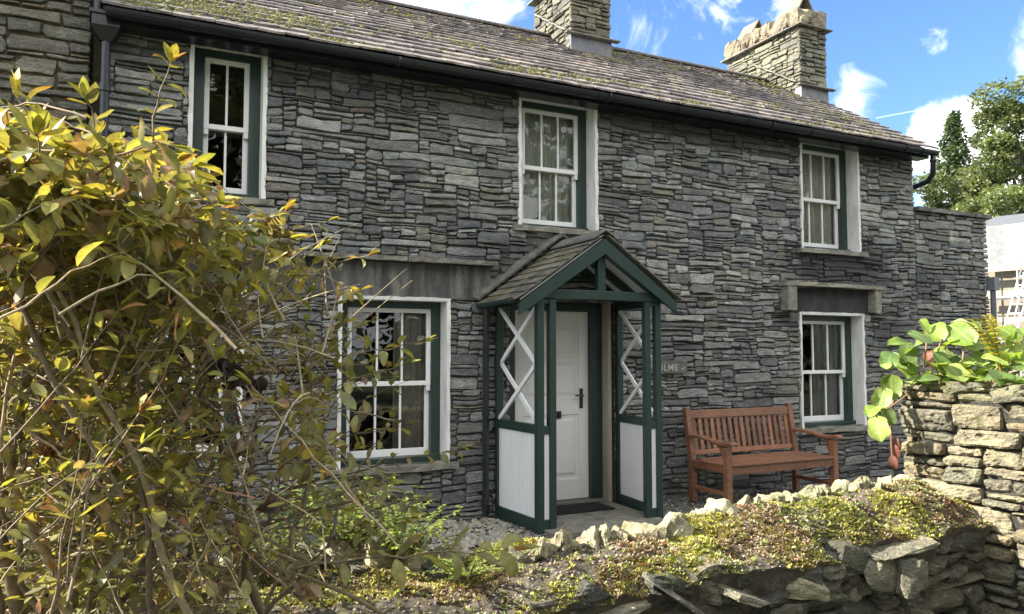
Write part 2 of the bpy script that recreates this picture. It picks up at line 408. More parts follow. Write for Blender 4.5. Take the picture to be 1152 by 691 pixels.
def leaf(mb, base, d, up, L, W, col, mid=None, fold=.25, curl=.3, seg=4, wave=0, r=rnd, prof=None, tip=None):
    d = d.normalized(); sd = d.cross(up)
    if sd.length < 1e-3: sd = d.orthogonal()
    sd.normalize(); nrm = sd.cross(d); vs = []; cols = []; fs = []
    mid = mid or tuple(x*1.25 for x in col); p = Vector(base); ph = r.uniform(0, 6); dd = d.copy()
    for i in range(seg+1):
        t = i/seg; w = (prof(t) if prof else 2.55*((t+.012)**.66)*(max(0, 1-t)**.80))*W/2
        ed = sd*w; lift = nrm*w*fold
        wv = nrm*wave*W*math.sin(t*9+ph); wv2 = nrm*wave*W*math.sin(t*8+ph+2)
        vs += [p-ed+lift+wv, p.copy(), p+ed+lift+wv2]
        c2 = col if tip is None else tuple(a*(1-t*t)+b*t*t for a, b in zip(col, tip))
        cols += [c2, mid, c2]
        a = -curl*L/seg; dd = (dd*math.cos(curl/seg) - nrm*math.sin(curl/seg)).normalized(); nrm = sd.cross(dd); p = p+dd*(L/seg)
        if i: 
            o = (i-1)*3; fs += [(o, o+1, o+4, o+3), (o+1, o+2, o+5, o+4)]
    mb.add(vs, fs, cols)
def broadleaf(mb, base, d, up, L, W, col, r, curl=.4, cup=.25, wave=.03):
    d = d.normalized(); sd = d.cross(up).normalized(); nrm = sd.cross(d); nu, nv = 12, 10; vs = []; cols = []; ph = r.uniform(0, 6); as_ = r.uniform(-.12, .12)
    p = Vector(base); lift = .0; dd = d.copy()
    for i in range(nv+1):
        t = i/nv; w = (max(.0, 1-abs((t-.5)*2)**2.6))**.5*W/2*(1+.08*math.sin(t*11+ph)); w = max(w, W*.05)
        for j in range(nu+1):
            s = j/nu*2-1; rip = wave*W*(math.sin(t*8+ph+s*3)*abs(s)**2+.5*math.sin(t*17+s*5+ph)*abs(s)**3)
            q = p+sd*(s*w+as_*W*t*t)+nrm*(cup*w*s*s+rip)-dd*(L*.10*s*s*(1-t))+dd*L*.02*math.sin(s*9+ph)
            vein = max(0, 1-abs(s)*9) + .55*max(0, math.sin((t*1.0-abs(s)*.30)*26))**6*(1-abs(s)*.5)
            k = 1+.55*min(1, vein)+.12*math.sin(ph+s*2+t*3); e = max(0, abs(s)-.85)*3
            vs.append(q); cols.append((col[0]*k*(1+e*.5), col[1]*k, col[2]*k*(1+vein*.6)))
        a = curl/nv; dd = (dd*math.cos(a)-nrm*math.sin(a)).normalized(); nrm = sd.cross(dd); p = p+dd*(L/nv)
    mb.add(vs, [(j*(nu+1)+i, j*(nu+1)+i+1, (j+1)*(nu+1)+i+1, (j+1)*(nu+1)+i) for j in range(nv) for i in range(nu)], cols)
def bez(a, b, c, n): return [a*(1-t)**2+b*2*t*(1-t)+c*t*t for t in [i/n for i in range(n+1)]]

# ================================================================== GROUND AND SETTING
GZ = .07
mb = MB(); S = 300
mb.add([Vector((-S, -S, -.02)), Vector((S, -S, -.02)), Vector((S, S, -.02)), Vector((-S, S, -.02))], [(0, 1, 2, 3)])
tag(mb.build('ground', M['turf']), kind='structure')
mb = MB(); mb.box(-30, 30, -9.2, -4.62, -.016, 0)
tag(mb.build('lane', M['asphalt']), kind='structure')
mb = MB(); N = 60
vs = []
for j in range(25):
    for i in range(N+1):
        x = -9+17*i/N; y = -3.4+3.9*j/24; vs.append(Vector((x, y, GZ-.012+.006*noise.noise(Vector((x*2, y*2, 0))))))
mb.add(vs, [(j*(N+1)+i, j*(N+1)+i+1, (j+1)*(N+1)+i+1, (j+1)*(N+1)+i) for j in range(24) for i in range(N)])
mb.box(-9, 8, -3.4, .4, -.2, GZ-.03)
tag(mb.build('gravel_path', M['gravel']), kind='structure')

def pebbles(name, label, n, region, size, pal, flat=.6, kind='stuff', seed=3):
    r = random.Random(seed); mb = MB()
    for _ in range(n):
        x, y, z = region(r); s = r.uniform(*size)*r.uniform(.7, 1.2); a = r.uniform(0, PI); col = pick(pal, r)
        sx, sy, sz = s*r.uniform(.8, 1.5), s*r.uniform(.6, 1), s*flat*r.uniform(.5, 1); ca, sa = math.cos(a), math.sin(a); tx, ty = r.uniform(-.3, .3), r.uniform(-.3, .3)
        vs = []
        for (px, py, pz) in ((-.6, -1, 0), (.6, -1, .1), (1.05, 0, -.1), (.55, 1, 0), (-.6, .9, .1), (-1, 0, 0), (-.45, -.5, .8), (.4, -.45, 1), (.6, .3, .8), (-.3, .5, .9)):
            px *= sx*r.uniform(.8, 1.1); py *= sy*r.uniform(.8, 1.1); vs.append(Vector((x+px*ca-py*sa, y+px*sa+py*ca, z+pz*sz+px*tx+py*ty)))
        mb.add(vs, [(0, 1, 7, 6), (1, 2, 8, 7), (2, 3, 8), (3, 4, 9, 8), (4, 5, 9), (5, 0, 6), (5, 6, 9), (6, 7, 8, 9)], col)
    return tag(mb.build(name, M['pebble']), label, 'gravel', None, kind)
PEBG = [((.16, .155, .14), 4), ((.24, .23, .20), 4), ((.33, .31, .27), 2), ((.10, .10, .10), 2), ((.28, .22, .15), 1)]
def reg_yard(r):
    x = r.uniform(-3.2, 6.3); y = -3.2+3.2*r.random()
    return x, y, GZ-.01
pebbles('yard_gravel', 'grey-brown slate gravel strewn between the cottage and garden wall', 15000, reg_yard, (.007, .019), PEBG, seed=5)
def reg_cob(r): return r.uniform(-2.9, -.9), -1.25+1.2*r.random(), GZ
pebbles('pale_cobbles', 'pale rounded cobbles bordering the cottage wall left of the porch', 1500, reg_cob, (.018, .036), [((.27, .25, .20), 3), ((.19, .18, .15), 3), ((.33, .29, .22), 1.5)], .8, seed=6)
def reg_cob2(r): return r.uniform(-.9, 3.4), -1.4+.9*r.random(), GZ

# ================================================================== THE COTTAGE
cot = thing('stone_cottage', (0, 0, 0), 'long grey slate-stone cottage with dark green porch and white sash windows', 'house')
WIN = {'W1': (-3.545, -2.955, 2.86, 4.14), 'W2': (-.60, .287, 2.81, 4.13), 'W3': (3.11, 4.09, 2.81, 4.15),
       'LG': (-2.325, -1.31, .595, 2.08), 'RG': (3.05, 4.11, .70, 2.055), 'LL': (-4.02, -3.10, .72, 2.08)}
DOOR = (-.70, .48, GZ, 2.09)
holes = list(WIN.values())+[DOOR]
PF = lambda u, v, d: Vector((u, -d, v))
EX0, EX1, EZ = -4.18, 5.10, 4.24
r = random.Random(21); wall = MB()
wall.mi = 1; backing(wall, EX0, EX1, -.1, EZ, holes, PF)
wall.mi = 0
extra = [(-4.12, -2.70, 2.09, 2.40), (-2.62, -.93, 2.09, 2.40), (2.92, 4.28, 2.06, 2.34)]
rects = clip(rubble(EX0, EX1, -.02, EZ, r, q=.0125, hs=(1, 2, 2, 3, 3, 4, 4, 4, 5, 5, 6, 7, 9), wmin=.10, wmax=.62, run_min=.075), holes+extra, EZ)
lay(wall, rects, PF, r, gap=.0045, prot=.034, warp=.03)
# side and back shell
PR = lambda u, v, d: Vector((EX1+d, u, v)); PL = lambda u, v, d: Vector((EX0-d, u, v)); PB = lambda u, v, d: Vector((u, 4.6+d, v))
gab = [(.45, -.1), (4.6, -.1), (4.6, 4.0), (2.3, 5.62), (.45, 4.3)]
wall.mi = 1
wall.prism(gab, -.4, -.012, PR, (.12, .12, .115)); wall.prism(gab, -.4, -.012, PL, (.12, .12, .115))
wall.box(EX0+.4, EX1-.4, 4.2, 4.58, -.1, 4.0, (.12, .12, .115))
wall.mi = 0
gr = [q for q in rubble(0, 4.6, 0, 5.6, r, wmin=.15, wmax=.6) if q[3] < 4.2+ (1.62-abs((q[0]+q[1])/2-2.3)*.7) and q[3] < 5.5]
lay(wall, gr, PR, r)
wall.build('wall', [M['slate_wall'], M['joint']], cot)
inn = MB()
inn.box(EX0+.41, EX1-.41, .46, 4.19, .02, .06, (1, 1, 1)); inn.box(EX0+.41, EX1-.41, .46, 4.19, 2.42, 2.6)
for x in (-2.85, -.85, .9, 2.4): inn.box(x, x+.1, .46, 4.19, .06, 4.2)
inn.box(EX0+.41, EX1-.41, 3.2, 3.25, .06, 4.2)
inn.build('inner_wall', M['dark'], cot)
# lintel band, render panels, shelf, sills
def slab(mb, x0, x1, y0, y1, z0, z1, r, col, n=14):
    vs = []; 
    for i in range(n+1):
        x = x0+(x1-x0)*i/n
        for (y, z) in ((y0, z0), (y0, z1), (y1, z1), (y1, z0)):
            f = .006 if y == y0 else 0
            vs.append(Vector((x, y+r.uniform(-1, 1)*f*1.5, z+r.uniform(-1, 1)*.004+.006*noise.noise(Vector((x*1.5, 0, z))))))
    fs = [(i*4+k, i*4+(k+1) % 4, (i+1)*4+(k+1) % 4, (i+1)*4+k) for i in range(n) for k in range(4)]+[(3, 2, 1, 0), (n*4, n*4+1, n*4+2, n*4+3)]
    mb.add(vs, fs, col)
lm = MB()
for a, b in ((-4.15, -3.3), (-3.29, -2.66), (-2.65, -1.75), (-1.74, -.87)):
    slab(lm, a, b, -.12, .05, 2.392, 2.425+r.uniform(0, .01), r, jit((.19, .185, .17), .1, r))
lm.build('lintel', M['slab'], cot)
lm = MB()
slab(lm, -2.70, -2.625, -.055, .03, 2.085, 2.39, r, (.21, .2, .18), 3)
lm.build('stone_divider', M['slab'], cot); lm = MB()
slab(lm, 2.74, 4.37, -.14, .05, 2.35, 2.392, r, (.25, .24, .21), 10)
slab(lm, 2.76, 2.90, -.12, .05, 2.07, 2.347, r, (.23, .22, .2), 3)
slab(lm, 4.20, 4.31, -.12, .05, 2.07, 2.347, r, (.23, .22, .2), 3)
lm.build('window_hood', M['slab'], cot)
rp = MB()
rp.box(-4.14, -2.70, -.018, .02, 2.085, 2.39); rp.box(-2.622, -.90, -.016, .02, 2.085, 2.388)
rp.build('render_panel', M['render'], cot)
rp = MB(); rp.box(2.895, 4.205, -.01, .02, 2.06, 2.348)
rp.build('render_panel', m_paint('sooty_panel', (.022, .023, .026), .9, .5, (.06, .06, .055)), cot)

def window(key, cols, curtain=None):
    x0, x1, z0, z1 = WIN[key]; rr = random.Random(sum(map(ord, key)))
    rev = MB(); t = .028
    def strip(a, b, along, n=16):
        # irregular limewashed reveal edge
        vs = []; 
        for i in range(n+1):
            s = i/n; w = t*(1+rr.uniform(-.25, .45)); y0 = -.022+rr.uniform(-.006, .006)
            if along == 'L': q = [(x0-.012*rr.random(), y0), (x0+t, y0+.004), (x0+t, .16), (x0-.01, .16)]; z = z0+.0+(z1-z0)*s; vs += [Vector((p[0], p[1], z)) for p in q]
            if along == 'R': q = [(x1-t, y0+.004), (x1+.012*rr.random(), y0), (x1+.01, .16), (x1-t, .16)]; z = z0+(z1-z0)*s; vs += [Vector((p[0], p[1], z)) for p in q]
            if along == 'T': q = [(y0+.003, z1-t), (y0, z1+.008*rr.random()), (.16, z1+.01), (.16, z1-t)]; x = x0+t+.002+(x1-x0-2*t-.004)*s; vs += [Vector((x, p[0], p[1])) for p in q]
        fs = [(i*4+k, i*4+(k+1) % 4, (i+1)*4+(k+1) % 4, (i+1)*4+k) for i in range(n) for k in range(4)]+[(3, 2, 1, 0), (n*4, n*4+1, n*4+2, n*4+3)]
        rev.add(vs, fs)
    for a in 'LRT': strip(0, 0, a)
    w = MB(); fx0, fx1, fz0, fz1 = x0+t, x1-t, z0, z1-t; fw = .088
    ya, yb = .150, .26
    w.box(fx0, fx0+fw, ya, yb, fz0+.05, fz1); w.box(fx1-fw, fx1, ya, yb, fz0+.05, fz1)
    w.box(fx0+fw, fx1-fw, ya, yb, fz1-.062, fz1); w.box(fx0, fx1, ya-.04, yb, fz0, fz0+.05)
    fr = w.build('window', M['green'], cot, bevel=.004)
    rev.build('reveal', M['lime'], fr)
    gx0, gx1, gz0, gz1 = fx0+fw, fx1-fw, fz0+.05, fz1-.062; mz = gz0+(gz1-gz0)*.49
    def sash(za, zb, y, name):
        s = MB(); st = .042; tr = .04; br = .065 if name == 'lower_sash' else .042
        s.box(gx0, gx0+st, y, y+.04, za, zb); s.box(gx1-st, gx1, y, y+.04, za, zb)
        s.box(gx0+st, gx1-st, y+.001, y+.039, za, za+br); s.box(gx0+st, gx1-st, y+.001, y+.039, zb-tr, zb)
        for k in range(1, cols):
            xx = gx0+st+(gx1-gx0-2*st)*k/cols; s.box(xx-.0095, xx+.0095, y+.004, y+.034, za+br, zb-tr)
        if name == 'upper_sash': s.box(gx1-st+.002, gx1-.002, y+.003, y+.037, za-.05, za); s.box(gx0+.002, gx0+st-.002, y+.003, y+.037, za-.05, za)
        so = s.build(name, M['white'], fr, bevel=.003)
        g = MB(); g.add([Vector((gx0+st-.005, y+.02, za+br-.005)), Vector((gx1-st+.005, y+.02, za+br-.005)), Vector((gx1-st+.005, y+.02, zb-tr+.005)), Vector((gx0+st-.005, y+.02, zb-tr+.005))], [(0, 1, 2, 3)])
        g.build('glass', M['glass'], fr)
    sash(mz-.02, gz1, .172, 'upper_sash'); sash(gz0, mz+.022, .214, 'lower_sash')
    s = MB(); slab(s, x0-.08, x1+.075, -.075 if key != 'W1' else -.03, .11, z0-.055, z0-.002, rr, (.22, .215, .195), 10)
    s.build('sill', M['slab'], fr)
    return gx0, gx1, gz0, gz1
def curtain(x0, x1, z0, z1, y, col, label, folds=9):
    mb = MB(); n = folds*6; vs = []; cols = []
    for j in range(7):
        z = z0+(z1-z0)*j/6
        for i in range(n+1):
            s = i/n; ph = s*folds*2*PI; vs.append(Vector((x0+(x1-x0)*s, y+.022*math.sin(ph)+.008*math.sin(ph*.37+j*.4), z))); cols.append(col)
    mb.add(vs, [(j*(n+1)+i, j*(n+1)+i+1, (j+1)*(n+1)+i+1, (j+1)*(n+1)+i) for j in range(6) for i in range(n)], cols)
    o = mb.build('curtain', M['curtain'], smooth=True, loc=((x0+x1)/2, y, z0)); tag(o, label, 'curtain', 'curtains behind the cottage windows')
g = window('W1', 2); g = window('W2', 3)
curtain(g[0]-.03, g[1]+.02, g[2]-.02, g[3]+.05, .285, (.80, .80, .72), 'grey-green curtain drawn behind the upper window above the porch', 8)
g = window('W3', 3)
curtain(g[0]-.03, g[1]+.05, g[2]-.02, g[3]+.05, .285, (.88, .86, .74), 'cream curtain drawn behind the upper window above the slate shelf', 8)
g = window('LG', 3)
curtain(g[0]+.46, g[1]+.08, g[2]-.1, g[3]+.05, .29, (.60, .58, .53), 'grey-beige curtain at the right side of the lower window beside the porch', 6)
g = window('RG', 3)
curtain(g[0]+.40, g[1]+.10, g[2]-.1, g[3]+.05, .29, (.62, .62, .62), 'pale grey curtain inside the lower window behind the bench', 5)
g = window('LL', 3)

# door in the porch
dm = MB(); dx0, dx1, dz0, dz1 = -.585, .27, GZ+.05, 2.0
y = .16
def panel_door(mb, x0, x1, z0, z1, y):
    st = .11
    mb.box(x0, x0+st, y, y+.045, z0, z1); mb.box(x1-st, x1, y, y+.045, z0, z1)
    mid = (x0+x1)/2; rails = [(z0, z0+.2), (z0+.84, z0+1.0), (z0+1.36, z0+1.42), (z1-.12, z1)]
    for a, b in rails: mb.box(x0+st, x1-st, y+.001, y+.044, a, b)
    mb.box(mid-.045, mid+.045, y+.002, y+.043, z0+.2, z1-.12) if False else None
    for k in range(3):
        a, b = rails[k][1], rails[k+1][0]
        mb.box(x0+st, x1-st, y+.014, y+.04, a, b); 
        # raised and fielded panel
        u0, u1 = x0+st+.035, x1-st-.035; c, d = a+.035, b-.035; i = .03
        vs = [Vector((u0, y+.0135, c)), Vector((u1, y+.0135, c)), Vector((u1, y+.0135, d)), Vector((u0, y+.0135, d)), Vector((u0+i, y+.003, c+i)), Vector((u1-i, y+.003, c+i)), Vector((u1-i, y+.003, d-i)), Vector((u0+i, y+.003, d-i))]
        mb.add(vs, [(0, 1, 5, 4), (1, 2, 6, 5), (2, 3, 7, 6), (3, 0, 4, 7), (4, 5, 6, 7)])
panel_door(dm, dx0, dx1, dz0, dz1, y)
door = dm.build('door', M['door'], cot, bevel=.003)
h = MB(); h.box(.165, .20, .147, .160, 1.02, 1.22); h.tube([(.183, .147, 1.15), (.183, .105, 1.15)], .009); h.tube([(.183, .108, 1.15), (.09, .108, 1.155)], .009)
h.build('handle', M['black'], door)
h = MB(); h.box(-.20, -.05, .149, .160, .925, 1.0); h.build('letter_plate', M['black'], door, bevel=.003)
h = MB(); h.box(-.175, -.145, .150, .160, 1.50, 1.60)
h.tube([(-.16+.03*math.sin(a), .138, 1.53-.035*math.cos(a)+.01) for a in [k*PI/4-PI for k in range(9)]], .005, 6); h.build('door_knocker', M['black'], door)
fm = MB(); fm.box(.272, .40, .10, .24, GZ, 2.09); fm.box(-.70, -.587, .10, .24, GZ, 2.09); fm.box(-.587, .272, .10, .24, 2.005, 2.09); 
fm.build('door_frame', M['green'], cot, bevel=.005)
fm = MB(); fm.box(.405, .445, -.01, .2, GZ, 2.10); fm.build('door_trim', m_paint('beige_trim', (.36, .31, .25), .7), cot, bevel=.004)
fm = MB(); fm.box(-.70, .40, .02, .45, GZ-.03, GZ+.045, (.2, .2, .19)); fm.build('threshold', M['slab'], cot, bevel=.006)

# roof
PITR = math.atan2(5.84-4.16, 2.3+.27); cp, sp = math.cos(PITR), math.sin(PITR); SL = (2.3+.27)/cp
rx0, rx1 = EX0+.02, 5.22
rb = MB()
PRf = lambda u, v, d: Vector((u, -.27+v*cp-d*sp, 4.165+v*sp+d*cp))     # u along X, v up the slope, d off the surface
rb.mi = 1
rb.prism([(rx0, 0.02), (rx1-.03, 0.02), (rx1-.03, SL), (rx0, SL)], -.06, -.035, PRf, (.05, .05, .05))
PRb = lambda u, v, d: Vector((u, 4.87-v*cp+d*sp, 4.165+v*sp+d*cp))
rb.prism([(rx1-.03, 0.02), (rx0, 0.02), (rx0, SL), (rx1-.03, SL)], -.06, 0, PRb, (.16, .15, .15))
rb.mi = 0; rr = random.Random(8); v = -.03; row = 0
RPAL = [((.22, .205, .205), 5), ((.27, .25, .245), 5), ((.20, .185, .185), 3), ((.35, .32, .28), 2), ((.16, .15, .15), 1)]
while v < SL-.04:
    t = v/SL; ex = .215*(1-t)+.115*t; u = rx0-.02-rr.uniform(0, .2); th = .017-.006*t
    while u < rx1:
        w = rr.uniform(.16, .36)*(1-.25*t); a = max(u, rx0-.01); b = min(u+w-.005, rx1+rr.uniform(-.01, .012))
        if b-a > .04:
            top = min(v+ex*1.45, SL+.01); j = rr.uniform(-.012, .012); lift = rr.uniform(.0, .008); sk = rr.uniform(-.007, .007)
            n = 4; vs = []
            for k in range(n+1):
                uu = a+(b-a)*k/n; e = rr.uniform(-.006, .006)
                cr = .012 if k in (0, n) else 0
                vs += [PRf(uu, v+j+e+cr+sk*(k-2), .012+lift), PRf(uu, v+j+e*.5+cr+sk*(k-2)+.004, .012+th+lift+rr.uniform(-.002, .002)), PRf(uu, top, .004), PRf(uu, top, -.01)]
            fs = [(i*4+q, i*4+(q+1) % 4, (i+1)*4+(q+1) % 4, (i+1)*4+q) for i in range(n) for q in range(4)]+[(3, 2, 1, 0), (n*4, n*4+1, n*4+2, n*4+3)]
            rb.add(vs, fs, pick(RPAL, rr))
        u += w
    v += ex; row += 1
roof = rb.build('roof', [M['roof'], M['joint']], cot)
rd = MB(); u = rx0
while u < rx1:
    w = rr.uniform(.4, .5); b = min(u+w-.006, rx1+.01); c = jit((.12, .115, .12), .1, rr)
    for sgn in (-1, 1):
        vs = []
        for uu in (u, b):
            vs += [Vector((uu, 2.3, 5.90)), Vector((uu, 2.3+sgn*.15, 5.90-.15*math.tan(PITR)+.012)), Vector((uu, 2.3+sgn*.15, 5.90-.15*math.tan(PITR)-.012)), Vector((uu, 2.3, 5.87))]
        rd.add(vs, [(0, 4, 5, 1), (1, 5, 6, 2), (0, 1, 2, 3), (4, 7, 6, 5)], c)
    u += w
rd.build('ridge_tile', M['roof'], roof)
# moss cushions on the slates
ms = MB(); mr = random.Random(5); ctr = [(mr.uniform(-4, 4.8), SL*mr.random()**1.5, mr.uniform(.12, .5)) for _ in range(46)]+[(-3.3, .55, .6), (-2.7, .8, .6), (-3.6, .3, .5), (-3.0, .5, .5)]
for _ in range(2600):
    cx_, cv_, cr_ = mr.choice(ctr) if mr.random() < .8 else (mr.choice(ctr[-4:])); u = cx_+mr.gauss(0, cr_*.6); vv = cv_+mr.gauss(0, cr_*.25)
    if not (rx0 < u < rx1 and .02 < vv < SL-.1): continue
    s = mr.uniform(.008, .026); c = pick([((.15, .145, .03), 3), ((.10, .105, .03), 3), ((.2, .18, .06), 1)], mr)
    p = [PRf(u+s*math.cos(k*PI/3)*1.3, vv+s*math.sin(k*PI/3)*mr.uniform(.6, 1.1), .022) for k in range(6)]+[PRf(u, vv, .026+s*.6)]
    ms.add(p, [(k, (k+1) % 6, 6) for k in range(6)], c)
o = ms.build('moss', M['tuft'], roof); o['kind'] = 'stuff'
# fascia, gutter
fb = MB(); fb.box(rx0+.01, EX1+.06, -.20, -.035, 4.06, 4.13); fb.build('fascia', M['black'], cot)
gt = MB(); n = 8
def gutter(mb, a, b, rad, side=Vector((0, 1, 0)), th=.006):
    a = Vector(a); b = Vector(b); side = Vector(side); vs = []
    for p in (a, b):
        for R in (rad, rad-th):
            for k in range(n+1):
                an = PI*k/n; vs.append(p+side*math.cos(an)*R+Vector((0, 0, -math.sin(an)*R)))
    m = n+1; fs = []
    for k in range(n): fs += [(k, k+1, 2*m+k+1, 2*m+k), (m+k+1, m+k, 3*m+k, 3*m+k+1)]
    fs += [(0, 2*m, 3*m, m), (n, m+n, 3*m+n, 2*m+n)]+[(k, m+k, m+k+1, k+1) for k in range(n)]+[(2*m+k+1, 3*m+k+1, 3*m+k, 2*m+k) for k in range(n)]
    mb.add(vs, fs)
gutter(gt, (rx0+.02, -.27, 4.135), (5.20, -.27, 4.135), .058)
x = rx0+.5
while x < 5.1:
    gt.tube([(x, -.27+.061*math.cos(PI*k/8), 4.135-.061*math.sin(PI*k/8)) for k in range(9)], .006, 5); x += .95
for x in (-1.9, .25, 2.4, 4.6): gt.tube([(x, -.27+.062*math.cos(PI*k/8), 4.135-.062*math.sin(PI*k/8)) for k in range(9)], .012, 6)
gt.build('gutter', M['black'], cot)
dp = MB(); dp.tube([(5.14, -.27, 4.09), (5.15, -.26, 3.98), (5.17, -.24, 3.86), (5.20, -.15, 3.78), (5.22, .1, 3.74), (5.22, .45, 3.72)], .034, 10)
dp.tube([(5.14, -.27, 4.0), (5.14, -.27, 4.03)], .042, 10); dp.build('downpipe', M['black'], cot, smooth=True)
dp = MB(); dp.tube([(-4.14, -.13, 3.96), (-4.14, -.13, .1)], .036, 10)
for z in (3.55, 2.6, 1.4): dp.tube([(-4.14, -.13, z), (-4.14, -.13, z+.06)], .046, 10)
hp = [(.075, 4.12), (.085, 4.12), (.085, 4.03), (.045, 3.94), (.04, 3.90)]
dp.box(-4.235, -4.045, -.21, -.04, 4.03, 4.13)
vs = [Vector((-4.14+sx*.095, -.125+sy*.085, 4.03)) for sx, sy in ((-1, -1), (1, -1), (1, 1), (-1, 1))]+[Vector((-4.14+sx*.04, -.125+sy*.04, 3.93)) for sx, sy in ((-1, -1), (1, -1), (1, 1), (-1, 1))]
dp.add(vs, [(0, 1, 5, 4), (1, 2, 6, 5), (2, 3, 7, 6), (3, 0, 4, 7), (4, 5, 6, 7)])
dp.box(-4.25, -4.03, -.225, -.035, 4.115, 4.145)
dp.tube([(-4.20, -.13, 4.13), (-4.20, -.13, 4.45)], .036, 10)
dp.build('downpipe', M['black'], cot, bevel=.004)
dp = MB(); dp.tube([(-.985, -.10, 2.0), (-.985, -.10, .1)], .03, 10)
for z in (.15, 1.0, 1.95): dp.tube([(-.985, -.10, z), (-.985, -.10, z+.05)], .037, 10)
dp.build('downpipe', M['black'], cot)

# chimneys
def chimney(x0, x1, y0, y1, zb, zt, cap, seed, dk=1):
    r = random.Random(seed); c = MB(); PAL = [((.19, .185, .155), 4), ((.235, .225, .18), 4), ((.15, .15, .135), 2), ((.29, .27, .21), 2)]
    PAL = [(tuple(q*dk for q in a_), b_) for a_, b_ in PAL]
    c.mi = 1; c.box(x0+.015, x1-.015, y0+.015, y1-.015, zb-.7, zt, (.05, .048, .042)); c.mi = 0
    for P, a, b in ((lambda u, v, d: Vector((u, y0+.012-d, v)), x0, x1), (lambda u, v, d: Vector((x0+.012-d, y0+y1-u, v)), y0, y1), (lambda u, v, d: Vector((x1-.012+d, u, v)), y0, y1), (lambda u, v, d: Vector((x0+x1-u, y1-.012+d, v)), x0, x1)):
        lay(c, clip(rubble(a, b, zb-.4, zt, r, wmin=.12, wmax=.4, hs=(2, 3, 3, 4, 5, 6)), [], zt), P, r, PAL, prot=.03, warp=.012, gap=.006)
    o = c.build('chimney', [M['chim'], M['joint']], roof)
    s = MB(); e = .075
    def ring(z, e, th, colr):
        for k in range(3):
            s.box(x0-e, x1+e, y0-e+(y1-y0+2*e)*k/3+.002, y0-e+(y1-y0+2*e)*(k+1)/3-.002, z+r.uniform(-.003, .003), z+th+r.uniform(-.003, .004), jit(colr, .15, r))
    ring(zt, e, .022, (.16, .155, .15))
    s.build('cornice', M['slab'], o, bevel=.004)
    q = MB()
    for k in range(34):
        t = k/33; q_ = MB
        yy = y0-.01+(y1-y0+.02)*((k//2)/16.)
        rock(q, ((x0+x1)/2+(-1 if k % 2 else 1)*(x1-x0)*.24, min(max(yy, y0+.06), y1-.06), zt+.02+cap/2), ((x1-x0)*.62, .2, cap*1.15), (r.uniform(-.1, .1), r.uniform(-.12, .12), r.uniform(-.2, .2)), r, 4, jit((.25, .21, .16), .15, r), .35, .1, 4)
    q.build('chimney_cap', M['chim'], o)
    # water-shedding slates at the base and lead apron
    s = MB(); s.box(x0-.10, x1+.10, y0-.09, y0-.008, zb+.0, zb+.02, (.17, .165, .16)); 
    s.build('drip_slate', M['slab'], o, bevel=.004)
    s = MB(); s.box(x0-.004, x1+.004, y0-.022, y0+.1, zb-.3, zb-.003); s.build('lead_apron', M['lead'], o)
    s = MB(); pr = math.tan(PITR)
    for k in range(4):
        ya = y0+.02+k*.2; s.bar((x0-.035, ya, zb+.07+k*.2*pr), (x0-.035, ya+.22, zb+.07+(k*.2+.2)*pr), .09, .018, col=jit((.2, .19, .17), .1, r))
    s.build('side_slate', M['slab'], o)
    return o
ch = chimney(4.76, 5.30, 1.50, 3.06, 5.49, 6.40, .26, 3)
for yy, hh, xx in ((1.78, .34, 5.03), (2.72, .30, 5.0)):
    s = MB()
    for sg in (-1, 1):
        a = Vector((xx+sg*.20, yy, 6.66)); b = Vector((xx, yy, 6.66+hh)); s.bar(a, b, .34, .022, up=(0, 1, 0) if False else (sg, 0, .5), col=(.2, .19, .15))
    s.build('smoke_slate', M['slab'], ch)
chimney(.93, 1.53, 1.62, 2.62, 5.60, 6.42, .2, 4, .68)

# porch
pc = MB()
XC = -.16; PD = -.78
def T(v): # the side frames splay slightly towards the wall
    return Vector((XC+(v.x-XC)*(1.0+.10*(v.y-PD)/.78), v.y, v.z))
pl, prr = -.80, .49; zb, ze = GZ-.02, 2.06; ps = .062
gp = MB()
posts = [(pl, PD), (pl+.118, PD), (prr-ps, PD), (prr-ps-.118, PD), (pl, -.065), (prr-ps, -.065)]
porch = MB()
# the porch: a part whose own pieces are its sub-parts
porch.box(pl-.0, prr+.0, PD-.012, PD+.055, ze-.005, ze+.075, T=T)
porch.box(pl, pl+ps, PD+.056, -.002, ze-.003, ze+.073, T=T); porch.box(prr-ps, prr, PD+.056, -.002, ze-.003, ze+.073, T=T)
po = porch.build('porch', M['green'], cot, bevel=.004); po['label'] = 'dark green timber porch with white lattice and panelled lower sides'
for (x, y) in posts:
    p_ = MB(); p_.box(x, x+ps, y, y+ps, zb, ze-.006, T=T); p_.build('post', M['green'], po, bevel=.004)
MR = .92  # middle rail
for x in (pl, prr-ps):
    for za, zb_ in ((zb+.02, zb+.125), (MR-.03, MR+.05), (ze-.05, ze-.007)):
        rl = MB(); rl.box(x+.008, x+ps-.008, PD+ps+.001, -.066, za, zb_, T=T); rl.build('rail', M['green'], po, bevel=.003)
for x in (pl+ps+.001, prr-ps-.055):
    for za, zb_ in ((zb+.02, zb+.12), (MR-.03, MR+.04), (ze-.05, ze-.007)):
        rl = MB(); rl.box(x, x+.054, PD+.008, PD+ps-.008, za, zb_, T=T); rl.build('rail', M['green'], po, bevel=.003)
for x in (pl, prr-ps):
    p_ = MB(); k = 9; y0, y1 = PD+ps+.001, -.066
    for i in range(k):
        a = y0+(y1-y0)*i/k; b = y0+(y1-y0)*(i+1)/k; p_.box(x+.02, x+ps-.02, a+.002, b-.002, zb+.126, MR-.031, T=T)
    p_.box(x+.024, x+ps-.024, y0, y1, zb+.126, MR-.031, T=T)
    p_.build('panel', M['white'], po)
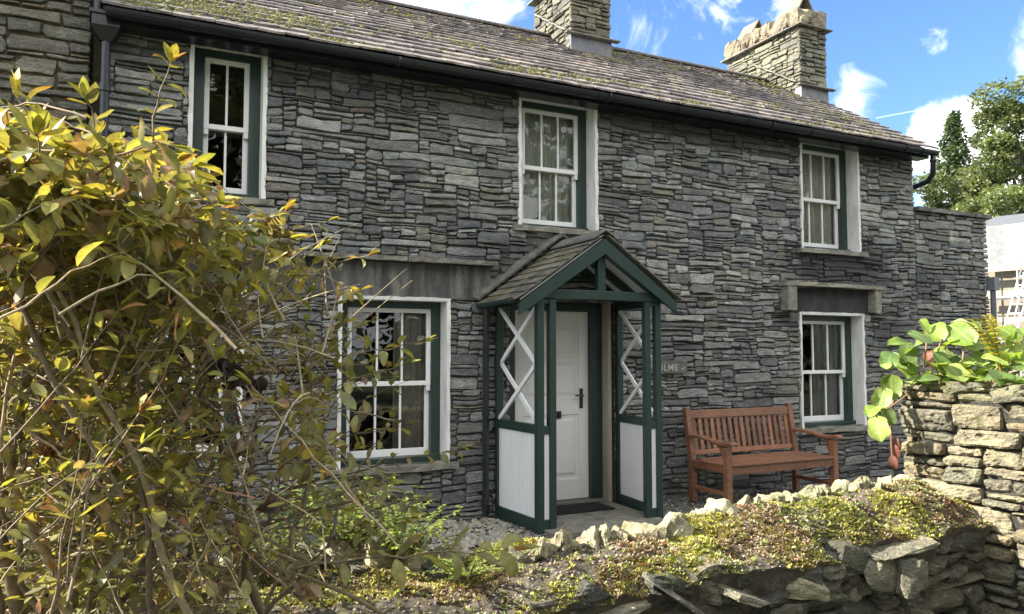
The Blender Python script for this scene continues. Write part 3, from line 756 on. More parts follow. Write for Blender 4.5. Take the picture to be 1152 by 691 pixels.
for x in (pl+ps+.001, prr-ps-.055):
    p_ = MB(); p_.box(x, x+.0265, PD+.02, PD+ps-.02, zb+.121, MR-.031, T=T); p_.box(x+.0275, x+.054, PD+.02, PD+ps-.02, zb+.121, MR-.031, T=T); p_.build('panel', M['white'], po)
for x in (pl+ps/2, prr-ps/2):
    l = MB(); y0, y1 = PD+ps, -.066; z0, z1 = MR+.05, ze-.05; hh = (z1-z0)/2
    for k, (sa, sb) in enumerate(((y0, y1), (y1, y0))):
        # two zigzag battens crossing twice, meeting at the post edges
        xo = x+(-.009 if k else .009)
        ym = sb
        l.bar((xo, sa, z0), (xo, sb, z0+hh), .017, .038, T=T)
        l.bar((xo, sb, z0+hh), (xo, sa, z1), .017, .038, T=T)
    l.build('lattice', M['white'], po)
# porch roof
AP = 2.60; HW = .82; OV = PD-.05; EZp = 2.03; sl = math.atan2(AP-EZp, HW); L = math.hypot(AP-EZp, HW)
pr_ = MB(); rr = random.Random(4)
for sg in (-1, 1):
    Pp = lambda u, v, d, sg=sg: Vector((XC+sg*(HW-v*math.cos(sl)+d*math.sin(sl)), u, EZp+v*math.sin(sl)+d*math.cos(sl)))
    pr_.mi = 1; v0 = -.02 if sg < 0 else .06; pr_.prism([(OV+.02, v0), (-.012, v0), (-.012, L-.005), (OV+.02, L-.005)], .012, .03, Pp, (.07, .07, .07)); pr_.mi = 0
    v = -.06 if sg < 0 else .02
    while v < L-.05:
        u = OV-.03-rr.uniform(0, .06); ex = .125
        while u < 0:
            w = rr.uniform(.10, .2); a = max(u, OV-.035+rr.uniform(-.006, .006)); b = min(u+w-.005, -.012)
            if b-a > .03:
                j = rr.uniform(-.008, .008); th = rr.uniform(.010, .015); tp = min(v+ex*1.4, L)
                q = [Pp(a, v+j, .042), Pp(b, v+j+rr.uniform(-.006, .006), .042), Pp(b, v+j, .042+th), Pp(a, v+j, .042+th), Pp(a, tp, .031), Pp(b, tp, .031), Pp(b, tp, .036), Pp(a, tp, .036)]
                pr_.add(q, [(0, 1, 2, 3), (3, 2, 6, 7), (0, 3, 7, 4), (1, 5, 6, 2), (4, 7, 6, 5), (0, 4, 5, 1)], pick([((.20, .19, .155), 4), ((.25, .24, .19), 3), ((.15, .145, .13), 2)], rr))
            u += w
        v += ex
prf = pr_.build('porch_roof', [M['porchroof'], M['joint']], po)
b = MB()
for sg in (-1, 1): # bargeboards
    k_ = 0 if sg < 0 else .07; a = Vector((XC+sg*(HW+.03-k_), OV-.012, EZp-.03+k_*(AP-EZp)/HW)); c = Vector((XC, OV-.012, AP-.005)); dn = .135
    vs = []
    for yy in (OV-.026, OV+.004): vs += [Vector((a.x, yy, a.z)), Vector((c.x, yy, c.z)), Vector((c.x, yy, c.z-dn)), Vector((a.x, yy, a.z-dn*.75))]
    b.add(vs, [(0, 1, 2, 3), (7, 6, 5, 4), (0, 4, 5, 1), (3, 2, 6, 7), (0, 3, 7, 4)])
b.build('bargeboard', M['green'], po)
b = MB(); b.box(XC-.04, XC+.04, PD-.011, PD+.05, ze+.0755, AP-.14); b.build('king_post', M['green'], po, bevel=.003)
b = MB()
for yy in (PD+.04, -.40, -.10):
    for sg in (-1, 1): b.bar((XC+sg*(HW-.16), yy, EZp+.075), (XC, yy, AP-.065), .05, .07)
b.build('rafter', M['green'], po)
b = MB()
for sg in (-1, 1):
    Pp = lambda u, v, d, sg=sg: Vector((XC+sg*(HW-v*math.cos(sl)+d*math.sin(sl)), u, EZp+v*math.sin(sl)+d*math.cos(sl)))
    v0 = 0 if sg < 0 else .075; b.prism([(OV+.022, v0), (-.014, v0), (-.014, L-.01), (OV+.022, L-.01)], -.002, .010, Pp)
b.build('soffit', M['white'], po)
b = MB(); gutter(b, (XC-HW-.045, OV+.01, EZp+.02), (XC-HW-.045, -.04, EZp-.005), .038, (1, 0, 0)); b.build('porch_gutter', M['green'], po); b = MB(); gutter(b, (XC+HW-.03, OV+.05, EZp+.06), (XC+HW-.03, -.04, EZp+.05), .038, (1, 0, 0))
b.build('porch_gutter', M['green'], po)
b = MB()  # ridge slates and stepped weathering on the cottage wall
for sg in (-1, 1):
    vs = [Vector((XC, OV-.04, AP+.085)), Vector((XC, -.01, AP+.085)), Vector((XC+sg*.13, -.01, AP-.0)), Vector((XC+sg*.13, OV-.04, AP-.0)), Vector((XC, OV-.04, AP+.07)), Vector((XC, -.01, AP+.07)), Vector((XC+sg*.13, -.01, AP-.015)), Vector((XC+sg*.13, OV-.04, AP-.015))]
    b.add(vs, [(0, 1, 2, 3), (4, 7, 6, 5), (0, 3, 7, 4), (3, 2, 6, 7)], (.16, .155, .15))
b.build('ridge_slate', M['slab'], po)
b = MB()
for sg in (-1, 1):
    b.bar((XC+sg*(HW+(.09 if sg < 0 else .01)), -.045, EZp+(.06 if sg < 0 else .115)), (XC+sg*.02, -.045, AP+.15), .11, .022, up=(0, -.3, 1), col=(.15, .145, .14))
b.build('weathering_slate', M['slab'], po)

# slate floor of the porch and doormat
fl = MB(); rr = random.Random(2)
for (a, b_, c, d) in ((-.74, -.1, -.95, -.3), (-.09, .44, -.95, -.35), (-.74, -.2, -.29, .015), (-.19, .44, -.34, .015)):
    fl.box(a, b_, c, d, GZ-.06, GZ+.018+rr.uniform(-.002, .003), jit((.17, .165, .15), .1, rr))
tag(fl.build('paving', M['slab'], bevel=.005), kind='structure')
mt = MB(); mt.box(-.40, .26, -.34, -.015, 0, .014)
for k in range(14): mt.box(-.38+k*.045, -.355+k*.045, -.325, -.03, .014, .019)
o = mt.build('doormat', M['mat'], bevel=.002); o.location = (0, .0, GZ+.024)
tag(o, 'black ribbed doormat lying at the cream door inside the porch', 'doormat')

# name plate with its letters
sg_ = thing('house_sign', (1.13, -.05, 1.40), 'small grey slate name plate lettered OLME on the wall right of the porch', 'sign')
s = MB(); s.box(.86, 1.36, -.062, -.03, 1.365, 1.50, (.125, .125, .12)); s.build('plate', M['slab'], sg_, bevel=.004)
cu = bpy.data.curves.new('letters', 'FONT'); cu.body = 'OLME -'; cu.size = .098; cu.extrude = .002; cu.space_character = 1.12; cu.offset = .0015
to = bpy.data.objects.new('tmp', cu); COL.objects.link(to); bpy.context.view_layer.update()
me = bpy.data.meshes.new_from_object(to.evaluated_get(bpy.context.evaluated_depsgraph_get())); bpy.data.objects.remove(to)
lo = bpy.data.objects.new('lettering', me); COL.objects.link(lo); lo.parent = sg_
lo.rotation_euler = (PI/2, 0, 0); lo.location = Vector((.965, -.0645, 1.392))-sg_.location
me.materials.clear(); me.materials.append(m_paint('letter_paint', (.36, .36, .34), .6)); 

# ================================================================== NEIGHBOURING BUILDINGS
nb = thing('stone_building', (-7, 0, 0), 'adjoining stone building with crumbly pale mortar at the far left', 'house')
w = MB(); r = random.Random(31); PN = lambda u, v, d: Vector((u, -.06-d, v))
w.mi = 1; w.prism([(-11, -.1), (-4.26, -.1), (-4.26, 4.46), (-11, 4.46)], -.5, -.014, PN, (.17, .155, .12)); w.mi = 0
lay(w, clip(rubble(-7, -4.25, 0, 4.46, r, wmin=.15, wmax=.7, hs=(2, 3, 3, 4, 5, 6)), [], 4.46), PN, r, [((.20, .195, .17), 4), ((.15, .15, .14), 4), ((.25, .24, .2), 2), ((.26, .2, .13), 1)], gap=.008, warp=.03)
CM = m_stone('crumbly_mortar', tint=(.9, .82, .64), lichen=.6, lcol=(.4, .37, .28)); w.build('wall', [M['slate_warm'], CM], nb)
w = MB(); w.box(-11, -4.27, 4.0, 4.5, -.1, 4.38, (.15, .15, .14)); w.build('rear_wall', CM, nb)
w = MB()
for sgn, y0 in ((1, -.17), (-1, 4.8)):
    vs = [Vector((x, y, z+o_)) for o_ in (0, .05) for (x, y, z) in ((-11.1, y0, 4.40), (-4.24, y0, 4.40), (-4.24, 2.25, 5.95), (-11.1, 2.25, 5.95))]
    w.add(vs, [(3, 2, 1, 0), (4, 5, 6, 7), (0, 1, 5, 4), (1, 2, 6, 5), (2, 3, 7, 6), (3, 0, 4, 7)], (.18, .17, .17))
w.build('roof', M['roof'], nb)
ob = thing('outbuilding', (5.9, 0, 0), 'low flat-topped stone outbuilding wall against the right end of the cottage', 'outbuilding')
w = MB(); r = random.Random(33); PO = lambda u, v, d: Vector((u, .015-d, v))
w.mi = 1; w.prism([(5.13, -.1), (6.56, -.1), (6.56, 3.42), (5.13, 3.42)], -.45, -.012, PO, (.035, .034, .032)); 
w.box(6.1, 6.54, .48, 3.5, -.1, 3.42, (.15, .15, .14)); w.mi = 0
lay(w, clip(rubble(5.12, 6.60, 0, 3.42, r), [], 3.42), PO, r)
lay(w, clip(rubble(0.02, 3.5, 0, 3.42, r), [], 3.42), lambda u, v, d: Vector((6.545+d, u, v)), r)
w.build('wall', [M['slate_wall'], M['joint']], ob)
w = MB(); 
for a, b_ in ((5.13, 5.8), (5.81, 6.3), (6.31, 6.65)): slab(w, a, b_, -.05, .5, 3.42, 3.47, r, (.12, .12, .12), 5)
w.build('coping', M['slab'], ob)
w = MB(); w.tube([(6.53, -.10, 2.45), (6.53, -.10, .05)], .035, 10); w.box(6.475, 6.585, -.16, -.04, 2.42, 2.6)
w.build('downpipe', M['lead'], ob)

# sloping wall end far right
w = MB(); r = random.Random(35); PW = lambda u, v, d: Vector((u, 1.0-d, v))
w.mi = 1; w.prism([(6.9, 0), (8.55, 0), (8.55, 1.6), (7.9, 2.55), (6.9, 2.75)], -.4, -.014, PW, (.05, .048, .045)); w.mi = 0
lay(w, [q for q in rubble(6.9, 8.6, 0, 2.8, r) if q[3] < 2.75-.2*(q[1]-6.9) and q[3] < 2.6-(q[1]-7.9)*1.45], PW, r)
tag(w.build('stone_wall', [M['slate_wall'], M['joint']]), 'short stone wall with a sloping end beyond the outbuilding', 'wall')

# ================================================================== BENCH
bx0, bx1, bf, bb = 1.235, 2.72, -.80, -.27
bench = thing('garden_bench', ((bx0+bx1)/2, -.5, GZ), 'reddish brown slatted wooden bench standing against the cottage wall', 'bench')
W = M['wood']; sh = .43
def part(name, f, bevel=.004):
    m = MB(); f(m); return m.build(name, W, bench, bevel=bevel)
for x in (bx0, bx1-.062):
    part('leg', lambda m: m.box(x, x+.062, bf, bf+.062, GZ, GZ+.60))
    def rear(m):
        vs = []
        for (y, z) in ((bb-.01, GZ), (bb+.0, GZ+.42), (bb+.085, GZ+.93)):
            vs += [Vector((x+.0, y, z)), Vector((x+.062, y, z)), Vector((x+.062, y+.06, z)), Vector((x, y+.06, z))]
        m.add(vs, [(0, 3, 2, 1), (8, 9, 10, 11)]+[(i*4+k, i*4+(k+1) % 4, (i+1)*4+(k+1) % 4, (i+1)*4+k) for i in range(2) for k in range(4)])
        m.box(x+.004, x+.058, bb+.088, bb+.143, GZ+.9305, GZ+.945)
    part('leg', rear)
    def arm(m):
        pts = [(bb+.03, GZ+.66, .03), (bb-.1, GZ+.665, .03), (bb-.25, GZ+.645, .03), (bb-.38, GZ+.625, .035), (bb-.48, GZ+.63, .042), (bb-.56, GZ+.645, .034), (bb-.60, GZ+.635, .022)]
        vs = []
        for (y, z, h) in pts: vs += [Vector((x-.012, y, z-h/2)), Vector((x+.074, y, z-h/2)), Vector((x+.074, y, z+h/2)), Vector((x-.012, y, z+h/2))]
        n = len(pts); m.add(vs, [(0, 1, 2, 3), (n*4-1, n*4-2, n*4-3, n*4-4)]+[(i*4+k, (i+1)*4+k, (i+1)*4+(k+1) % 4, i*4+(k+1) % 4) for i in range(n-1) for k in range(4)])
    part('armrest', arm, .012)
    part('arm_bracket', lambda m: m.prism([(bf+.063, GZ+.44), (bf+.063, GZ+.605), (bf+.14, GZ+.605), (bf+.10, GZ+.52)], x+.012, x+.05, lambda u, v, d: Vector((d, u, v))))
    part('side_rail', lambda m: m.box(x+.01, x+.052, bf+.063, bb-.001, GZ+.345, GZ+.415))
    part('stretcher', lambda m: m.box(x+.016, x+.046, bf+.063, bb-.011, GZ+.13, GZ+.17))
part('front_rail', lambda m: m.box(bx0+.063, bx1-.063, bf+.010, bf+.045, GZ+.335, GZ+.415))
def seat(m):
    n = 6; d = (bb-bf-.03)/n
    for k in range(n): m.box(bx0+.002 if k else bx0-.0, bx1-.002, bf-.012+k*d+.063*(k == -1), bf-.012+(k+1)*d-.012, GZ+.4165-(.010 if 1 < k < 4 else 0.0), GZ+.438-(.010 if 1 < k < 4 else 0.0))
m_ = MB(); n = 6; d = (bb-bf-.0)/n
for k in range(n):
    xa, xb = (bx0+.064, bx1-.064) if k in (0, n-1) else (bx0+.002, bx1-.002)
    dz = -.012*math.sin(PI*(k+.5)/n); m_.box(xa, xb, bf-.008+k*d, bf-.008+(k+1)*d-.013, GZ+.417, GZ+.440+dz)
m_.build('seat', W, bench, bevel=.003)
def brest(z): return bb+.0+(z-.42)*.085/.51
part('top_rail', lambda m: m.bar((bx0+.0625, brest(.87)+.03, GZ+.87), (bx1-.0625, brest(.87)+.03, GZ+.87), .036, .085, up=(0, .17, 1)))
part('lower_rail', lambda m: m.bar((bx0+.0625, brest(.5)+.03, GZ+.485), (bx1-.0625, brest(.5)+.03, GZ+.485), .034, .05, up=(0, .17, 1)))
for k in range(17):
    x = bx0+.063+(bx1-bx0-.126)*(k+.5)/17
    part('back_slat', lambda m: m.bar((x, brest(.51)+.03, GZ+.511), (x, brest(.826)+.03, GZ+.826), .045, .016, up=(0, 1, 0)), .002)

# ================================================================== GARDEN WALLS AND BED
def yr(x): return -3.30 if x > -1.9 else -3.30+min(.6, (-1.9-x)*.55)
def yf(x):
    b = -3.86+.07*noise.noise(Vector((x*2.3, 0, 0)))
    if -2.7 < x < -1.5: b += .12*math.sin((x+2.7)/1.2*PI)
    if x < -2.5: b -= min(.75, (-2.5-x)*.9)
    return b
def HT(x, y):
    t = (y-yf(x))/(yr(x)-yf(x)); base = .62 + .10*max(0, min(1, (x+1.6)/1.2)) - .03*max(0, min(1, (-2-x)/1))
    n = .04*noise.noise(Vector((x*3, y*3, 1)))+.034*noise.noise(Vector((x*8, y*8, 4)))+.012*noise.noise(Vector((x*22, y*22, 4)))
    edge = .09*max(0, 1-t*3.2)**1.5
    for hx, hy, hr, hd in ((.02, -3.52, .09, -.10), (-.32, -3.72, .10, -.12), (-.75, -3.78, .08, -.10), (-1.25, -3.72, .08, -.07), (-.1, -3.62, .22, .07), (-.55, -3.62, .16, .06), (-1.0, -3.55, .2, .035), (.3, -3.45, .12, .05), (-1.7, -3.6, .16, .04)):
        n += hd*math.exp(-((x-hx)**2+(y-hy)**2)/hr**2)
    if x < -2.2: n -= .10*min(1, (-2.2-x)/.4)
    return base + n + .03*math.sin(PI*min(1, max(0, t))) + .085*max(0, t-.25) - edge*.7 + (.05*noise.noise(Vector((x*2.2, y*3, 30))) if x > -1.6 else 0)
gw = thing('garden_wall', (-1.5, -3.6, 0), 'low dry-stone garden wall topped with moss and low plants in front', 'wall')
s = MB(); nx, ny = 150, 26; vs = []
for j in range(ny+1):
    for i in range(nx+1):
        x = -5.6+6.0*i/nx; y = yf(x)+(yr(x)-yf(x))*j/ny; vs.append(Vector((x, y, HT(x, y)+.008*noise.noise(Vector((x*30, y*30, 0))))))
s.add(vs, [(j*(nx+1)+i, j*(nx+1)+i+1, (j+1)*(nx+1)+i+1, (j+1)*(nx+1)+i) for j in range(ny) for i in range(nx)])
for (jj, yo) in ((0, .26), (ny, -.05)):
    a = [Vector((-5.6+6.0*i/nx, (yf if jj == 0 else yr)(-5.6+6.0*i/nx)+yo, 0)) for i in range(nx+1)]; b_ = [vs[jj*(nx+1)+i] for i in range(nx+1)]
    s.add(a+b_, [(i, i+1, nx+2+i, nx+1+i) for i in range(nx)])
s.build('soil', M['soil'], gw, smooth=True)
r = random.Random(41); fs_ = MB()
GPAL = [((.11, .108, .09), 4), ((.15, .14, .115), 3), ((.08, .08, .072), 3), ((.22, .20, .155), 1)]  # face-stone tones darkened to put the wall front's deep shade into the colour
# courses of face stones, front and back
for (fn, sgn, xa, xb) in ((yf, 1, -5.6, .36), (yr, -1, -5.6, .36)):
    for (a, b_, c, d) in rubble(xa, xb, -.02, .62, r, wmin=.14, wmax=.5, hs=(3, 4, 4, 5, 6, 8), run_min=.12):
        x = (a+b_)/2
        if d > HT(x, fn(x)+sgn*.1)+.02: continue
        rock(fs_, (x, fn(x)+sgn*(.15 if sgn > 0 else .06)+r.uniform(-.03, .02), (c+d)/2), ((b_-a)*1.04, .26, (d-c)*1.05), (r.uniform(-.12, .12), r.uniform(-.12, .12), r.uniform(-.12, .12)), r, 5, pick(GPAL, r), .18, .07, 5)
# tilted slabs and blocks jutting at the front edge
def edge_block(px, py, z, w, dpt, h, rot, c=(.27, .26, .21), n=7):
    p = at_z(px, py, z); rock(fs_, p, (w, dpt, h), rot, r, n, c, .12, .05, 4)
edge_block(898, 652, .52, .22, .2, .11, (.15, .1, -.3), (.36, .34, .25)); edge_block(950, 658, .42, .15, .16, .13, (.2, .6, .2))
edge_block(1012, 616, .625, .36, .16, .022, (.12, -.16, -.10), (.22, .21, .17)); edge_block(1026, 650, .50, .13, .07, .18, (0, .08, -.1), (.15, .145, .12)); edge_block(985, 642, .52, .16, .12, .18, (0, .2, 0))
edge_block(762, 672, .52, .36, .2, .03, (.1, .62, .0), (.2, .19, .16)); edge_block(748, 676, .48, .16, .14, .07, (.2, -.35, .2))
edge_block(840, 672, .50, .3, .18, .035, (.1, .35, .1)); edge_block(690, 684, .50, .26, .18, .04, (.1, -.2, 0), (.3, .28, .22)); edge_block(640, 690, .48, .3, .2, .05, (.1, .1, 0))
edge_block(600, 672, .50, .22, .18, .05, (.1, -.1, 0))
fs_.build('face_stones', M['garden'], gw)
# upright coping stones on the house side
cp_ = MB(); CS = [(606, 612, .10, .30), (588, 622, .12, .25), (628, 604, .13, .35), (662, 604, .16, .22), (690, 601, .14, .3), (716, 594, .20, .42), (748, 590, .16, .5), (772, 585, .17, .55), (796, 580, .15, .5), (815, 577, .26, .55), (838, 573, .14, .45), (858, 568, .13, .3), (880, 562, .14, .3), (900, 557, .13, .2), (925, 553, .14, .2), (950, 549, .12, .2), (648, 608, .1, .2), (675, 600, .1, .2), (975, 550, .14, .1), (1000, 553, .14, .1)]
for (px, py, w_, ln) in CS:
    if px in (588, 648, 772, 925, 1000): continue
    p = at_y(px, py, -3.33+r.uniform(-.02, .02)); big = px in (716, 815, 748, 796); h = .15 if big else .11
    rock(cp_, (p.x, p.y-.03, p.z-h/2+.035), (w_*(.8 if big else .6), .22, h), (-.35+r.uniform(-.15, .15), ln+r.uniform(-.1, .25), -.45+r.uniform(-.3, .2)), r, 7, jit((.34, .335, .26), .15, r), .10, .09, 9)
for k in range(34):
    x = -2.25+2.6*k/33+r.uniform(-.03, .03); z = HT(x, -3.33)+r.uniform(-.035, .012)
    rock(cp_, (x, -3.32+r.uniform(-.03, .02), z), (r.uniform(.05, .10), r.uniform(.12, .2), r.uniform(.08, .13)), (-.35, r.uniform(.1, .8), -.5+r.uniform(-.3, .3)), r, 6, jit((.32, .31, .24), .2, r), .10, .09, 9)
for x in [-5.5+.16*k for k in range(20)]:
    rock(cp_, (x, yr(x)-.03, .60), (.15, .25, .14), (-.25, r.uniform(-.2, .4), r.uniform(-.4, .2)), r, 4, jit((.33, .32, .26), .1, r), .25, .07, 4)
cp_.build('coping_stones', M['coping'], gw)

# right-hand pier: wall running from the low wall towards the lane
XP = .43; pw = thing('stone_pier', (.7, -4.2, 0), 'tall sunlit dry-stone garden wall end with thick rough blocks at the right edge', 'wall')
s = MB(); r = random.Random(44); PP = lambda u, v, d: Vector((XP-d, -u, v))
s.mi = 1; s.box(XP+.02, XP+.5, -5.6, -3.32, -.02, 1.36, (.04, .036, .028)); s.mi = 0
pal = [((.27, .25, .19), 4), ((.33, .30, .225), 3), ((.20, .19, .155), 3.5), ((.27, .225, .155), 1.5)]
for (a, b_, c, d) in clip(rubble(3.29, 5.6, 0, 1.40, r, q=.02, wmin=.17, wmax=.62, hs=(2, 2, 3, 3, 4, 5, 7), run_min=.14), [], 1.40):
    hstone(s, PP, a, b_, c, d, r, pick(pal, r), prot=r.uniform(.0, .05), rough=.015, gap=.007, res=.016)
PE = lambda u, v, d: Vector((u, -3.31+d, v))
for (a, b_, c, d) in clip(rubble(XP-.01, XP+.5, 0, 1.40, r, q=.02, wmin=.14, wmax=.4, hs=(3, 4, 4, 5), run_min=.12), [], 1.40):
    hstone(s, PE, a, b_, c, d, r, pick(pal, r), prot=r.uniform(0, .03), res=.04)
PT = lambda u, v, d: Vector((u, -v, 1.36+d))
s.build('face_stones', [M['garden'], M['joint']], pw)
s = MB()
for k in range(26):
    rock(s, (XP+r.uniform(.05, .45), -3.36-.085*k, 1.37), (r.uniform(.14, .3), r.uniform(.12, .26), .09), (r.uniform(-.1, .1), r.uniform(-.1, .1), r.uniform(0, 3)), r, 5, pick(pal, r), .3, .08)
s.build('coping_stones', M['garden'], pw)

# moss, stonecrop and chippings on the low wall
def tufts(name, label, n, cat, pal, size, dens, seed, leafn=5, up=.9):
    r = random.Random(seed); mb = MB(); k = 0
    while k < n:
        x = r.uniform(-5.2, .40); t = r.random(); y = yf(x)+(yr(x)-yf(x))*t
        if r.random() > dens(x, y, t): continue
        k += 1; z = HT(x, y); c = pick(pal, r); s = r.uniform(*size)
        for q in range(leafn):
            a = r.uniform(0, 2*PI); e = r.uniform(.2, 1.3)*up; d = Vector((math.cos(a)*math.cos(e), math.sin(a)*math.cos(e), math.sin(e))); sd = Vector((-math.sin(a), math.cos(a), 0))*s*.32
            p = Vector((x+r.uniform(-s, s)*.5, y+r.uniform(-s, s)*.5, z-.004)); cc = jit(c, .25, r)
            mb.add([p-sd*.4, p+sd*.4, p+d*s*.6+sd, p+d*s*1.05, p+d*s*.6-sd], [(0, 1, 2, 3, 4)], [tuple(v*.8 for v in cc)]*2+[cc]*3)
    return tag(mb.build(name, M['tuft']), label, cat, None, 'stuff')
def dn(x, y, s, th, o=0): return max(0, min(1, (noise.noise(Vector((x*s+o, y*s, o)))-th)*5))
tufts('moss', 'bright yellow-green moss cushions covering the top of the low wall', 24000, 'moss', [((.34, .33, .07), 4), ((.45, .42, .12), 3), ((.24, .23, .07), 2)], (.008, .020), lambda x, y, t: .9*dn(x, y, 3.0, -.10)*(.35+.65*t)+.04, 51)
tufts('stonecrop', 'dull red and brown stonecrop creeping over the low wall', 7500, 'ground cover', [((.30, .21, .13), 3), ((.32, .12, .09), .25), ((.33, .28, .18), 3), ((.2, .14, .09), 3)], (.010, .024), lambda x, y, t: .85*dn(x, y, 2.6, .0, 7)+.06, 52, 6)
tufts('sedum', 'pale green low sedum rosettes dotted over the low wall', 2600, 'ground cover', [((.17, .21, .06), 3), ((.26, .28, .12), 2)], (.012, .026), lambda x, y, t: .6*dn(x, y, 2.2, .08, 17)+.05, 53, 8, .7)
def reg_bed(r):
    x = r.uniform(-5.2, .38); y = yf(x)+(yr(x)-yf(x))*(r.random()); return x, y, HT(x, y)
pebbles('wall_chippings', 'grey stone chippings lying among the moss on the low wall', 7000, reg_bed, (.004, .010), [((.22, .19, .145), 3), ((.16, .135, .10), 4), ((.30, .27, .22), .8), ((.10, .085, .07), 2)], .8, seed=54)

# ================================================================== PLANTS
# the big shrub on the left
shr = thing('large_shrub', (-3.6, -3.95, .58), 'large straggly shrub with yellow-green and brown leaves at the left', 'shrub')
r = random.Random(77); br = MB(); lv = MB()
LP = [((.22, .21, .065), 5), ((.27, .25, .08), 4), ((.18, .18, .06), 4), ((.12, .11, .05), 2), ((.40, .33, .08), 1.6), ((.24, .17, .09), 2.4), ((.34, .18, .08), .5)]
def shoot(base, tip, rad, nl, Lr, pal, sway=.18, bare=.45, lf=1):
    mid = base.lerp(tip, .55)+Vector((r.uniform(-sway, sway), r.uniform(-sway, sway), r.uniform(.0, sway*1.6)))
    pts = bez(base, mid, tip, 10); wob = rad*1.6
    pts = [p+Vector((r.uniform(-wob, wob), r.uniform(-wob, wob), r.uniform(-wob, wob)))*(1 if 0 < i < 10 else 0) for i, p in enumerate(pts)]
    c = pick([((.24, .18, .105), 3), ((.15, .11, .065), 3), ((.34, .26, .15), 2), ((.24, .13, .085), .7)], r)
    br.tube(pts, [rad*(1-.78*i/10) for i in range(11)], 6 if rad > .008 else 5, c, False)
    for k in range(nl):
        t = bare+(1-bare)*(k+.5)/nl; f = t*10; i = min(9, int(f)); p = pts[i].lerp(pts[i+1], f-i); d = (pts[i+1]-pts[i]).normalized()
        ax = d.orthogonal().normalized(); ax.rotate(Matrix.Rotation(k*PI/2+r.uniform(-.4, .4), 3, d))
        for sg in (-1, 1):
            if r.random() > lf: continue
            ld = (d*r.uniform(.3, .9)+ax*sg+Vector((0, 0, r.uniform(-.35, .2)))).normalized(); L = r.uniform(*Lr)*(1-.35*max(0, t-.85)/.15*.5)
            up = Vector((r.uniform(-.5, .5), r.uniform(-.5, .5), 1)); c = pick(pal, r)
            tip_ = (.33, .13, .03) if r.random() < .22 else None
            leaf(lv, p+ld*.008, ld, up, L, L*r.uniform(.42, .56), c, None, r.uniform(.05, .55), r.uniform(-.3, 1.3), 5, r.uniform(0, .09), r, None, tip_)
    if lf and nl:
        for q in range(3):
            ld = ((pts[-1]-pts[-2]).normalized()+Vector((r.uniform(-.6, .6), r.uniform(-.6, .6), r.uniform(-.1, .6)))).normalized(); L = r.uniform(*Lr)*.8
            leaf(lv, pts[-1], ld, Vector((r.uniform(-.4, .4), r.uniform(-.4, .4), 1)), L, L*.45, pick([((.26, .26, .06), 3), ((.33, .28, .06), 2), ((.2, .2, .05), 2), ((.28, .14, .06), .7)], r), None, .25, .2, 5, 0, r)
    return pts
def root(): return Vector((r.uniform(-4.4, -2.9), r.uniform(-4.25, -3.6), .58))
NODES = []
def grow_main():
    for px, py, dep, rad in ((-60, 260, 1.9, .016), (10, 300, 2.0, .015), (60, 330, 1.7, .012), (70, 230, 2.3, .014), (130, 290, 2.2, .014), (170, 340, 1.9, .010), (200, 270, 2.5, .012), (230, 380, 2.3, .012), (280, 350, 2.5, .011), (290, 470, 2.5, .012), (330, 560, 2.4, .010), (380, 600, 2.5, .010), (150, 420, 2.8, .013), (-80, 420, 1.7, .015), (40, 450, 2.6, .016), (110, 500, 1.9, .010), (350, 420, 2.8, .010), (250, 560, 2.8, .012), (-20, 200, 1.6, .010), (0, 520, 1.7, .012)):
        tip = at_d(px, py, dep); b0 = root(); b0.x = b0.x*.5+tip.x*.5-.1; b0.y = min(-3.45, b0.y*.6+tip.y*.4)
        mid = b0.lerp(tip, .5)+Vector((r.uniform(-.18, .18), r.uniform(-.18, .18), r.uniform(-.05, .15))); pts = bez(b0, mid, tip, 12)
        pts = [p+Vector((r.uniform(-1, 1), r.uniform(-1, 1), r.uniform(-.5, .5)))*.016 for p in pts]
        br.tube(pts, [rad*(1-.05*i) for i in range(13)], 8, jit(r.choice(((.20, .155, .085), (.12, .09, .055), (.28, .22, .125))), .15, r), False)
        NODES.extend(pts[4:])
grow_main()
def near(tip, lo=.18, hi=.6):
    c = sorted(NODES, key=lambda q: abs((q-tip).length-(lo+hi)/2)+(.5 if q.z > tip.z+.05 else 0))[:6]
    return r.choice(c)
# outline of the crown as seen: list of (x, top y); the shrub thins out towards the right
TOP = [(-60, 110), (0, 120), (70, 150), (100, 170), (150, 150), (200, 150), (235, 215), (320, 235), (340, 320), (400, 345), (440, 420), (500, 520), (560, 620)]
def topy(x):
    for (a, ya), (b_, yb) in zip(TOP, TOP[1:]):
        if a <= x <= b_: return ya+(yb-ya)*(x-a)/(b_-a)
    return 110 if x < -60 else 640
n = 0
while n < 175:
    px = r.uniform(-120, 400); ty = topy(px); py = ty+abs(r.gauss(0, 95))+6
    if py > 620 or (px > 225 and r.random() < .6) or (px > 310 and r.random() < .6): continue
    dep = r.uniform(1.45, 2.75) if px < 250 else r.uniform(1.9, 2.9)
    tip = at_d(px, py, dep); b0 = near(tip)
    pp = shoot(b0, tip, r.uniform(.003, .0055), r.randint(6, 11), (.05, .088), LP, .10, r.uniform(.15, .45), .92); NODES.append(pp[5]); n += 1
# short side shoots in the crown
n = 0
while n < 300:
    px = r.uniform(-100, 350); ty = topy(px); py = ty+r.uniform(20, 430)
    if py > 660: continue
    if px > 210 and r.random() < .7: continue
    dep = r.uniform(1.5, 3.0); tip = at_d(px, py, dep); b0 = tip+Vector((r.uniform(-.3, .3), r.uniform(-.3, .3), r.uniform(-.45, .0)))
    shoot(b0, tip, r.uniform(.002, .004), r.randint(3, 6), (.035, .07), LP, .08, .25, .8 if py < 400 else .55); n += 1
